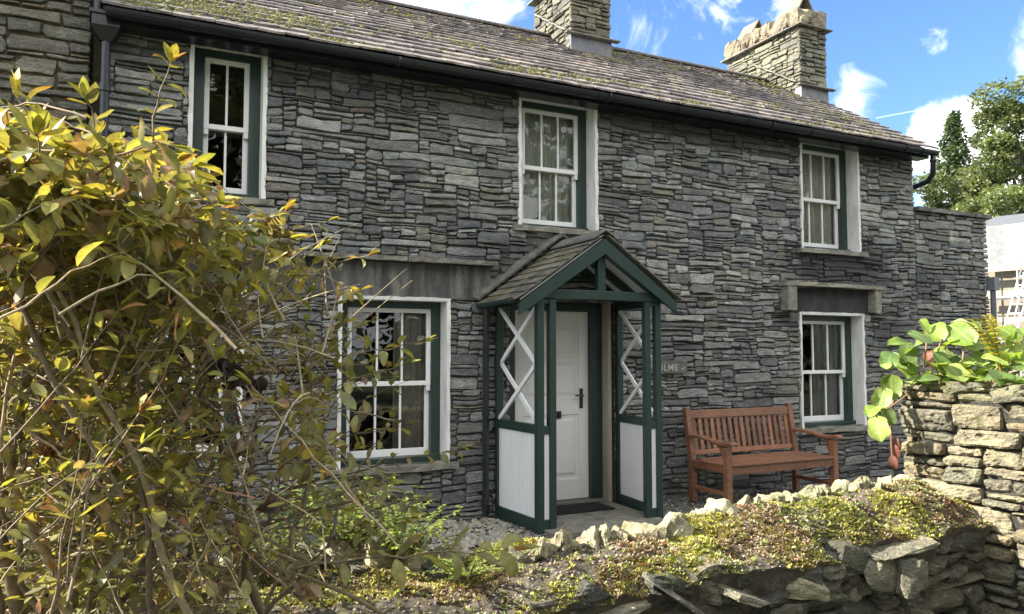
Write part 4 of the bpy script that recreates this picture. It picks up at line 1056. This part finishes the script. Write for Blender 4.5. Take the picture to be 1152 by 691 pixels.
# named sprigs reaching out of the crown
for (bx, by, tx, ty, dep, nl, LL) in ((150, 260, 192, 70, 1.95, 8, .068), (40, 260, 42, 150, 1.5, 8, .085), (200, 330, 322, 238, 2.3, 7, .065), (180, 390, 345, 330, 2.2, 8, .07), (260, 420, 478, 385, 2.3, 9, .062),
        (300, 560, 520, 505, 2.5, 10, .05), (330, 640, 580, 620, 2.0, 7, .085), (330, 300, 400, 330, 2.4, 5, .06), (100, 360, 20, 110, 1.7, 7, .08), (120, 250, 95, 110, 2.0, 6, .07), (380, 560, 440, 470, 2.6, 7, .045)):
    p0 = at_d(bx, by, dep+.15); p1 = at_d(tx, ty, dep)
    shoot(p0, p1, .005, nl, (LL*.8, LL*1.1), LP[:5], .05, .15, 1); br.tube(bez(near(p0, .1, .5), p0+Vector((0, 0, -.1)), p0, 8), [.007-.0002*i for i in range(9)], 6, (.15, .11, .07), False)
for _ in range(46):
    bx, by = r.choice(((300, 330), (320, 400), (330, 470), (350, 540), (400, 560), (280, 300)))
    tx = bx+r.uniform(20, 130); ty = by+r.uniform(-60, 50); dep = r.uniform(2.1, 2.6)
    shoot(at_d(bx+r.uniform(-60, 10), by+r.uniform(-20, 60), dep+.2), at_d(tx, ty, dep), .003, r.randint(3, 6), (.035, .062), LP[:4]+LP[5:6], .06, .25, .8)
# bare woody stems and twigs
for _ in range(1000):
    px = r.uniform(-60, 400)*r.uniform(.5, 1); py = r.uniform(330, 700); dep = r.uniform(1.9, 3.1); p = at_d(px, py, dep); d = Vector((r.uniform(-1, 1), r.uniform(-.8, .8), r.uniform(-.5, .9)))*r.uniform(.1, .4)
    br.tube(bez(p, p+d*.5+Vector((0, 0, r.uniform(-.06, .08))), p+d, 5), [.0032, .0028, .0025, .002, .0016, .001], 5, pick([((.30, .24, .14), 3), ((.14, .10, .065), 3), ((.42, .35, .23), 1.5)], r), False)
for (a, b_, rad, dep) in (((-20, 680), (60, 340), .020, 2.2), ((250, 720), (140, 540), .022, 2.3), ((140, 540), (40, 470), .014, 2.3), ((135, 600), (0, 440), .011, 1.9), ((20, 330), (140, 560), .008, 1.7), ((60, 700), (110, 400), .016, 2.6), ((120, 700), (240, 380), .012, 2.7), ((300, 700), (180, 460), .012, 2.5), ((20, 720), (-30, 400), .02, 2.0), ((190, 640), (420, 560), .008, 2.4), ((180, 560), (360, 640), .007, 2.2), ((430, 690), (300, 640), .008, 2.4)):
    p0, p1 = at_d(*a, dep), at_d(*b_, dep+r.uniform(-.2, .2)); pts = bez(p0, p0.lerp(p1, .5)+Vector((r.uniform(-.06, .06), r.uniform(-.06, .06), .05)), p1, 9)
    br.tube([p+Vector((r.uniform(-1, 1), r.uniform(-1, 1), 0))*rad*.5 for p in pts], [rad*(1-.06*i) for i in range(10)], 8, jit((.15, .12, .06), .2, r), False)
br.build('branches', M['bark'], shr, smooth=True)
# dense inner leaves, smaller and drier low down
for _ in range(8200):
    px = r.uniform(-120, 420); ty = topy(px); py = r.uniform(ty+40, 680)
    if px > 170 and r.random() < (px-150)/150: continue
    dep = r.uniform(1.8, 3.1); p = at_d(px, py, dep); low = py > 400
    d = Vector((r.uniform(-1, 1), r.uniform(-1, 1), r.uniform(-.7, .6))).normalized(); L = r.uniform(.03, .075) if low else r.uniform(.04, .08)
    leaf(lv, p, d, Vector((r.uniform(-.6, .6), r.uniform(-.6, .6), 1)), L, L*.48, pick(LP, r), None, .2, r.uniform(0, 1), 3, .03, r)
o = lv.build('leaves', M['leaf'], shr, smooth=True); o['kind'] = 'stuff'
dead = MB()
for (px, py, dep, s, c) in ((262, 410, 2.0, .075, (.045, .03, .025)), (288, 425, 2.05, .06, (.05, .032, .026)), (272, 495, 2.1, .055, (.26, .19, .12)), (312, 560, 2.1, .06, (.10, .065, .05)), (208, 335, 2.1, .045, (.38, .30, .22)), (345, 660, 2.2, .05, (.30, .22, .14)), (230, 660, 2.3, .07, (.33, .26, .18)), (60, 500, 1.8, .04, (.2, .1, .04))):
    p = at_d(px, py, dep)
    for k in range(9):
        d = Vector((r.uniform(-1, 1), r.uniform(-1, 1), r.uniform(-1.6, .1))).normalized()
        leaf(dead, p+d*s*.1, d, Vector((r.uniform(-1, 1), r.uniform(-1, 1), .5)), s*r.uniform(.7, 1.2), s*r.uniform(.45, .7), jit(c, .25, r), None, .9, r.uniform(1, 2.6), 5, .12, r)
dead.build('withered_leaves', M['leaf'], shr, smooth=True)

def fern(name, base, n, L, col, label, spread=1., lean=None, seed=1, group=None):
    r = random.Random(seed); t = thing(name, base, label, 'fern', group); mb = MB()
    for k in range(n):
        a = 2*PI*k/n+r.uniform(-.3, .3); d = Vector((math.cos(a)*spread, math.sin(a)*spread, 1)).normalized()
        if lean: d = (d+Vector(lean)).normalized()
        tip = Vector(base)+Vector((d.x*L, d.y*L, d.z*L*.75)); mid = Vector(base)+d*L*.6+Vector((0, 0, L*.3)); pts = bez(Vector(base), mid, tip, 18)
        mb.tube(pts, [.003-.00012*i for i in range(19)], 4, tuple(x*.8 for x in col), False)
        for i in range(2, 19):
            dd = (pts[i]-pts[i-1]).normalized(); sd = dd.cross(Vector((0, 0, 1))).normalized(); s = i/18; w = L*.26*math.sin(PI*min(1, s*.9+.12))**.8*(1.02-s*.75)
            for sg in (-1, 1): leaf(mb, pts[i], (sd*sg+dd*.45), Vector((0, 0, 1)), w, w*.26, jit(col, .2, r), None, .1, .35, 3, 0, r)
    mb.build('fronds', M['leaf'], t, smooth=True); return t
fern('fern', (-2.72, -.34, GZ), 12, .62, (.10, .24, .06), 'green fern growing at the cottage wall left of the lower window sill', .9, seed=2, group='ferns')
p = at_y(1105, 392, -3.52); fern('fern', (XP+.16, -3.82, 1.46), 7, .46, (.36, .33, .06), 'yellow-green fern frond rising behind the broad leaves on the tall wall', .35, (-.45, .35, .6), seed=3, group='ferns')

# bright feathery young plant between shrub and wall
def bushy(name, base, n, hgt, rad, pal, label, Lr, seed, cat='plant'):
    r = random.Random(seed); t = thing(name, base, label, cat); b_ = MB(); l = MB(); base = Vector(base)
    for k in range(n):
        a = r.uniform(0, 2*PI); q = math.sqrt(r.random())*rad; tip = base+Vector((math.cos(a)*q, math.sin(a)*q, hgt*r.uniform(.45, 1))); pts = bez(base+Vector((math.cos(a), math.sin(a), 0))*rad*.15*r.random(), base.lerp(tip, .5)+Vector((0, 0, hgt*.18)), tip, 8)
        b_.tube(pts, [.0035-.0003*i for i in range(9)], 5, (.12, .11, .05), False)
        for i in range(2, 9):
            for sg in range(4):
                aa = r.uniform(0, 2*PI); d = Vector((math.cos(aa), math.sin(aa), r.uniform(-.1, .7))).normalized(); L = r.uniform(*Lr)
                leaf(l, pts[i], d, Vector((0, 0, 1)), L, L*.42, pick(pal, r), None, .2, .5, 3, .02, r)
    b_.build('stems', M['bark'], t, smooth=True); l.build('leaves', M['leaf'], t, smooth=True); return t
BG = [((.22, .28, .05), 4), ((.30, .34, .07), 2), ((.13, .18, .045), 4)]
pA = at_z(385, 622, .6); bushy('young_plant', (pA.x, pA.y, .58), 60, .38, .42, BG, 'bright lime-green bushy plant growing low under the window beside the shrub', (.025, .05), 5)
pB = at_z(525, 650, .6); bushy('low_plant', (pB.x, pB.y, .60), 34, .15, .34, BG, 'small bright green plant creeping at the left end of the mossy wall', (.014, .028), 6)
pC = at_z(300, 640, .6); pD = at_z(455, 632, .6); bushy('leafy_plant', (pD.x, pD.y, .6), 40, .30, .32, BG, 'light green leafy plant between the bushy plant and the left end of the mossy wall', (.02, .04), 8)
bushy('leafy_clump', (pC.x, pC.y-.1, .58), 30, .34, .4, [((.09, .11, .03), 3), ((.15, .16, .04), 2)], 'olive leafy clump at the foot of the large shrub', (.03, .055), 7)

# broad-leaved plant on the tall wall
bg = thing('broad_leaved_plant', (XP+.2, -3.6, 1.38), 'plant with big glossy round green leaves sprawling over the tall wall top', 'plant')
r = random.Random(9); l = MB(); st = MB()
def rp_(t): return (max(0, min(1, 1.06-abs(t-.52)**2.4*5.2)))**.5 if .02 < t < .99 else .12
G1, G2, G3, RD = (.20, .29, .045), (.26, .35, .08), (.11, .17, .045), (.33, .13, .09)
BL = [(1027, 388, -3.40, .15, G2, (-.4, -.5, .45)), (1012, 384, -3.42, .13, G1, (-1, .1, .25)), (1052, 372, -3.42, .14, G1, (.2, .7, .75)), (1078, 372, -3.55, .20, G1, (-.1, .8, .7)), (1100, 385, -3.62, .14, G2, (.4, -.7, .2)), (1090, 368, -3.50, .16, G3, (.6, .4, .6)), (1062, 394, -3.42, .11, G2, (.3, -.8, .1)),
      (1124, 395, -3.68, .13, G2, (.5, -.8, .1)), (1135, 372, -3.75, .15, G1, (.1, .6, .9)), (1148, 382, -3.80, .15, G1, (.7, -.3, .6)), (1142, 398, -3.78, .11, G2, (.2, -.9, -.1)), (1000, 402, -3.36, .13, G3, (-.7, -.3, -.3)), (1020, 412, -3.36, .12, G2, (-.2, -.8, -.5)),
      (993, 448, -3.33, .13, G2, (-.6, -.3, -.7)), (980, 462, -3.35, .10, G1, (-.8, -.2, -.3)), (1003, 436, -3.33, .14, G1, (-.3, -.3, -.9)), (988, 482, -3.34, .14, G2, (-.5, -.5, -.9)), (1000, 470, -3.32, .10, G3, (-.1, -.4, -.9)), (1048, 405, -3.40, .10, RD, (0, -.6, -.8)), (996, 410, -3.36, .08, G2, (-.6, -.4, -.3)), (1040, 365, -3.38, .08, G1, (-.2, .3, .8)), (1100, 402, -3.6, .08, G3, (0, -.7, -.6)),
      (1120, 410, -3.64, .07, G3, (.2, -.7, -.5)), (1112, 375, -3.60, .11, G1, (.5, .2, .7)), (1150, 368, -3.85, .12, G1, (.5, .5, .7)), (1070, 385, -3.50, .13, G2, (-.3, -.6, .3)), (1035, 378, -3.5, .13, G3, (-.5, .5, .5))]
for (px, py, Y, L, c, d) in BL:
    p = at_y(px, py, Y); d = Vector(d).normalized(); L *= 1.05; base = p-d*L*.5; rt_ = Vector((XP+.08, min(-3.36, Y), 1.40))
    if c is not RD and r.random() < .5: st.tube(bez(rt_, rt_.lerp(base, .5)+Vector((0, 0, -.02)), base, 5), .005, 5, (.25, .16, .08), False)
    upv = Vector((-.55, -.35, .75)) if abs(d.z) < .6 else Vector((-.6, -.7, .2))
    upv = (upv+Vector((r.uniform(-.35, .35), r.uniform(-.35, .35), 0))).normalized(); broadleaf(l, base, d, upv, L, L*r.uniform(.72, .88), jit(c, .2, r), r, r.uniform(.1, 1.0), r.uniform(.05, .4), .045)
for k in range(130):
    p = Vector((XP+r.uniform(-.04, .4), -3.36-1.1*r.random()**1.3, 1.40+r.uniform(0, .13))); d = Vector((r.uniform(-1, .6), r.uniform(-1, 1), r.uniform(0, .8))).normalized(); L = r.uniform(.07, .15)
    broadleaf(l, p, d, Vector((-.3, -.2, 1)), L, L*.8, jit(r.choice((G1, G2, G3)), .2, r), r)
for (px, py) in ((1006, 500), (1004, 512), (1008, 492)):
    p = at_y(px, py, -3.33); leaf(l, p, Vector((-.3, -.3, -.9)), Vector((-1, -.5, 0)), .09, .06, jit((.14, .055, .04) if py > 484 else G2, .2, r), None, .6, .8, 5, .06, r)
st.tube(bez(Vector((XP, -3.31, 1.40)), Vector((XP-.12, -3.29, 1.35)), Vector(at_y(1004, 515, -3.33)), 8), .007, 6, (.13, .06, .04), False)
l.build('leaves', M['bergenia'], bg, smooth=True); st.build('stems', M['bark'], bg, smooth=True)

# ================================================================== BACKGROUND
def tree(name, base, H, R, pal, label, n=5200, seed=1, ls=.30, trunk=None, conifer=False, cat='tree', group=None, clumps=34, low=.25):
    r = random.Random(seed); t = thing(name, base, label, cat, group); base = Vector(base); tr = MB(); cr = MB()
    trunk = trunk or H*.022
    tr.tube([base, base+Vector((.1, 0, H*.3)), base+Vector((-.1, .1, H*.6)), base+Vector((0, 0, H*(.93 if conifer else .8)))], [trunk*1.3, trunk, trunk*.65, trunk*.15], 8, (.09, .075, .055))
    cl = []
    for k in range(clumps):
        if conifer:
            z = low+(1-low)*k/clumps; q = R*(1.02-z)*.9; a = k*2.4; c = Vector((math.cos(a)*q*.55, math.sin(a)*q*.55, z*H)); s = Vector((q*.62+.2, q*.62+.2, H/clumps*1.6))
        else:
            a = r.uniform(0, 2*PI); z = r.uniform(low, .93); env = math.sqrt(max(.05, 1-((z-.58)/.5)**2)); q = R*env*math.sqrt(r.uniform(.1, 1))*.82
            c = Vector((math.cos(a)*q, math.sin(a)*q, z*H)); s = Vector((1, 1, .62))*R*r.uniform(.20, .36)
        if not conifer and k < 4: c = Vector((r.uniform(-.25, .25)*R, r.uniform(-.25, .25)*R, H*(.80+.05*k)))
        cl.append((c, s, r.uniform(.75, 1.25)))
        if k % 2 == 0: tr.tube(bez(base+Vector((0, 0, min(c.z*.75, H*.8))), base+Vector((c.x*.5, c.y*.5, c.z*.85)), base+c, 5), [trunk*.35*(1-.17*i) for i in range(6)], 5, (.09, .075, .055), False)
    for _ in range(n):
        c, s, b_ = r.choice(cl); v = Vector((r.gauss(0, 1), r.gauss(0, 1), r.gauss(0, 1))).normalized()*r.uniform(.35, 1)**.5
        p = base+c+Vector((v.x*s.x, v.y*s.y, v.z*s.z)); L = ls*r.uniform(.6, 1.3)
        d = Vector((r.uniform(-1, 1), r.uniform(-1, 1), r.uniform(-.9, .4))).normalized(); sd = d.cross(Vector((r.uniform(-.6, .6), r.uniform(-.6, .6), 1))).normalized(); cc = tuple(x*b_ for x in pick(pal, r))
        cr.add([p, p+d*L*.5+sd*L*.3, p+d*L, p+d*L*.45-sd*L*.3], [(0, 1, 2, 3)], cc)
    tr.build('trunk', M['bark'], t, smooth=True); o = cr.build('crown', M['treeleaf'], t); return t
TG = [((.15, .185, .09), 4), ((.20, .225, .115), 3), ((.11, .14, .075), 3), ((.25, .26, .13), 1)]
def tp(px, D):
    p = CAM+(FH+RT*((px-CXP)/FPX))*D; return (p.x, p.y, 0)
tree('broadleaf_tree', tp(1163, 44), 17.9, 3.7, TG, 'tall rounded broadleaf tree behind the white-sheeted roof at the right edge', 30000, 5, .27, low=.2, clumps=46, group='trees beyond the cottage')
tree('conifer_tree', tp(1080, 50), 17.4, 5.6, [((.065, .10, .055), 4), ((.09, .125, .065), 3)], 'pointed dark conifer rising beside the tall broadleaf tree', 16000, 6, .28, conifer=True, low=.15, clumps=40, group='trees beyond the cottage')
tree('broadleaf_tree', tp(1060, 46), 12.8, 3.0, TG, 'lower bushy tree directly behind the outbuilding corner', 14000, 7, .26, low=.1, group='trees beyond the cottage')
tree('broadleaf_tree', tp(1118, 42), 11.0, 3.2, TG, 'mid-height spreading tree between the conifer and the white roof', 15000, 8, .26, low=.1, group='trees beyond the cottage')
tree('broadleaf_tree', tp(1104, 49), 14.5, 3.6, TG, 'broadleaf tree filling the gap between the conifer and the tallest tree', 14000, 12, .27, low=.1, clumps=44, group='trees beyond the cottage')
tree('broadleaf_tree', tp(1230, 52), 18, 5.5, TG, 'broad tree standing outside the right edge beyond the white roof', 5000, 9, .36, low=.15, group='trees beyond the cottage')
tree('garden_shrub', tp(1152, 15.5), 1.95, .9, [((.22, .22, .04), 3), ((.14, .17, .04), 3)], 'yellow-green rounded garden shrub below the scaffolding', 2600, 10, .07, trunk=.03, cat='shrub', low=.05, clumps=30)
hm = MB(); nxh = 60; vs = []
for j in range(8):
    for i in range(nxh+1):
        a = -1.2+2.6*i/nxh; R_ = 75+j*14; vs.append(Vector((R_*math.sin(a)+10, R_*math.cos(a), -.5+(j/7)**.8*11+2.5*noise.noise(Vector((a*6, j*.6, 2)))*(j > 0))))
hm.add(vs, [(j*(nxh+1)+i, j*(nxh+1)+i+1, (j+1)*(nxh+1)+i+1, (j+1)*(nxh+1)+i) for j in range(7) for i in range(nxh)])
tag(hm.build('hillside', M['turf'], smooth=True), kind='structure')

# building under repair: white sheeted roof, scaffolding
bd = thing('scaffolded_building', tp(1180, 24), 'building under repair with white sheeted roof and scaffolding beyond the outbuilding', 'house')
DD = 24.; o0 = Vector(tp(1106, 24)); ax = (Vector(tp(1260, 21.5))-o0).normalized(); ay = Vector((-ax.y, ax.x, 0))
def PBd(u, v, d): return o0+ax*u+Vector((0, 0, v))-ay*d
def PBx(v): return PBd(v.x, v.z, v.y)
Z = lambda py, D=24.: 1.6+(395-py)*D/850
w = MB(); w.box(0, 9, -6, 0, 0, 4.3, (.20, .17, .13), T=PBx); w.build('wall', M['plain'], bd)
w = MB()
w.prism([(0, 0), (9.3, 0), (9.3, 2.8), (0, 2.8)], 0, .04, lambda u, v, d: PBd(u-.15, 5.45+v*.26+d, .35-v*1.0), (.12, .125, .13))
w.build('roof', M['plain'], bd)
w = MB(); k = 24
vs = [PBd(u*9.0/k, z, .42+.03*math.sin(u*2.1)) for z in (4.25, 5.5) for u in range(k+1)]; w.add(vs, [(i, i+1, k+2+i, k+1+i) for i in range(k)], (.20, .20, .21)); w.build('sheeting', M['plain'], bd)
w = MB()
for z in (4.05, 3.25, 2.5): w.box(0, 9, .5, .55, z, z+.20, (.42, .33, .22), T=PBx)
w.build('scaffold_board', M['plain'], bd)
w = MB()
for k in range(9):
    for d in (.45, 1.15): w.tube([PBd(.15+k*1.1, 0, d), PBd(.15+k*1.1, 4.4, d)], .024, 6, (.45, .45, .46))
for z in (1.2, 2.2, 3.2, 4.1): w.tube([PBd(0, z, .46), PBd(9, z, .46)], .024, 6, (.45, .45, .46)); w.tube([PBd(0, z, 1.16), PBd(9, z, 1.16)], .024, 6, (.45, .45, .46))
for a, b_ in ((.6, 1.5), (2.8, 3.9)): w.tube([PBd(a, .4, 1.2), PBd(b_, 4.0, 1.2)], .024, 6, (.5, .5, .5))
w.build('scaffold_pole', M['plain'], bd)
w = MB()
for s_ in (0, .35): w.tube([PBd(.75+s_, 1.6, 1.5), PBd(1.35+s_, 4.1, 1.05)], .025, 6, (.65, .65, .65))
for k in range(9): t = k/9; w.tube([PBd(.75+.6*t, 1.6+2.5*t, 1.5-.45*t), PBd(1.1+.6*t, 1.6+2.5*t, 1.5-.45*t)], .016, 5, (.65, .65, .65))
w.build('ladder', M['plain'], bd)

# trees and hedge across the lane (they show in the window panes)
for k, (x, y, H, R) in enumerate(((-8, -15, 8.5, 4), (-1.5, -17, 11.5, 4.6), (5.5, -16, 10, 4.4), (12, -15, 9.5, 4.4), (19, -14.5, 11, 4.6))):
    tree('roadside_tree', (x, y, 0), H, R, [((.06,.075,.03),3),((.09,.11,.04),2),((.04,.055,.025),3)], ['smallest tree across the lane behind the viewer', 'tallest middle tree across the lane', 'second tree across the lane facing the porch', 'wide tree across the lane facing the bench', 'far right tree across the lane'][k], 5200, 60+k, .62, low=.06, clumps=44, group='trees across the lane')

# ================================================================== LIGHT, SKY, CAMERA
SUN_E, SUN_A = math.radians(33), math.radians(25)
sd = Vector((-math.cos(SUN_E)*math.cos(SUN_A), math.cos(SUN_E)*math.sin(SUN_A), math.sin(SUN_E)))
sl_ = bpy.data.lights.new('sun', 'SUN'); sl_.energy = 5.0; sl_.angle = math.radians(.5); sl_.color = (1, .93, .80)
so = bpy.data.objects.new('sun', sl_); COL.objects.link(so); so.rotation_euler = (-sd).to_track_quat('-Z', 'Y').to_euler()
wd = bpy.data.worlds.new('World'); sc.world = wd; wd.use_nodes = True; nt = wd.node_tree; nt.nodes.clear()
out = nt.nodes.new('ShaderNodeOutputWorld'); bgn = nt.nodes.new('ShaderNodeBackground'); nt.links.new(bgn.outputs[0], out.inputs[0])
sky = nt.nodes.new('ShaderNodeTexSky'); sky.sky_type = 'NISHITA'; sky.sun_disc = False; sky.sun_elevation = SUN_E; sky.sun_rotation = math.atan2(sd.x, sd.y)
sky.air_density = 1.0; sky.dust_density = .6; sky.ozone_density = 1.6; sky.altitude = 100
bgn.inputs[1].default_value = .074
tc = nt.nodes.new('ShaderNodeTexCoord'); V = tc.outputs['Generated']
def math_(op, a, b_=None):
    n_ = nt.nodes.new('ShaderNodeMath'); n_.operation = op
    for i, q in enumerate((a, b_)):
        if q is None: continue
        if hasattr(q, 'links'): nt.links.new(q, n_.inputs[i])
        else: n_.inputs[i].default_value = q
    return n_.outputs[0]
def dot(vec):
    n_ = nt.nodes.new('ShaderNodeVectorMath'); n_.operation = 'DOT_PRODUCT'; nt.links.new(V, n_.inputs[0]); n_.inputs[1].default_value = tuple(vec); return n_.outputs['Value']
nz1 = ntex(nt, V, 9, 9, .62, .6); nz2 = ntex(nt, V, 26, 8, .6, .2)
tot = None
for (px, py, rad, k, th) in ((1058, 160, .055, 1.4, .5), (1088, 150, .05, 1.3, .5), (958, 108, .038, .28, .9), (1056, 52, .035, .7, .9), (730, 30, .12, .55, 1.2), (470, -10, .10, .8, 1), (545, 20, .05, .5, 1), (1110, 195, .09, 1.3, .6), (250, -150, .5, .5, 1.3), (1500, 100, .3, 1, 1), ('b', (-.2, -1, .55), 1.25, 2.6, .5), ('b', (-.9, -.6, .8), .8, 1.6, .5), ('b', (.9, -.7, .5), .9, 2.2, .5), (820, 20, .07, .35, 1)):  # includes unseen bright clouds added behind the camera as neutral fill
    dv = Vector(py).normalized() if px == 'b' else ray(px, py).normalized(); dd = math_('SUBTRACT', 1, math_('DIVIDE', math_('ARCCOSINE', math_('MINIMUM', dot(dv), .999999)), rad))
    v_ = math_('ADD', math_('MULTIPLY', math_('MAXIMUM', dd, 0), k), math_('MULTIPLY', math_('SUBTRACT', nz1 if th > .8 else nz2, .5), 2.2 if th > .8 else 1.2))
    v_ = math_('MULTIPLY', v_, math_('GREATER_THAN', dd, 0)); tot = v_ if tot is None else math_('MAXIMUM', tot, v_)
mr = nt.nodes.new('ShaderNodeMapRange'); mr.interpolation_type = 'SMOOTHSTEP'; nt.links.new(tot, mr.inputs[0]); mr.inputs[1].default_value = .22; mr.inputs[2].default_value = .75
# contrail: thin great-circle strip between two directions
a_, b_ = ray(985, 133).normalized(), ray(1082, 115).normalized(); nn = a_.cross(b_).normalized(); mm = (a_+b_).normalized()
ct = math_('MULTIPLY', math_('LESS_THAN', math_('ABSOLUTE', dot(nn)), 0.0007), math_('GREATER_THAN', dot(mm), math.cos(a_.angle(b_)/2)))
ct = math_('MULTIPLY', ct, .28)
mask = math_('MAXIMUM', mr.outputs[0], ct)
skc = mixc(nt, 1, sky.outputs[0], (.68, .88, 1.10), 'MULTIPLY')
fin = mixc(nt, mask, skc, (9.1, 9.3, 9.5))
nt.links.new(fin, bgn.inputs[0])

cam = bpy.data.cameras.new('camera'); co = bpy.data.objects.new('camera', cam); COL.objects.link(co)
cam.sensor_width = 36; cam.lens = FPX/1152*36; cam.clip_end = 1500; cam.clip_start = .05
co.location = CAM; co.rotation_euler = Matrix((RT, UP, -FW)).transposed().to_euler()
sc.camera = co
sc.view_settings.view_transform = 'Standard'; sc.view_settings.look = 'None'; sc.view_settings.gamma = 1; sc.view_settings.exposure = 1.88
sc.render.engine = 'CYCLES'
sc.cycles.transparent_max_bounces = 12
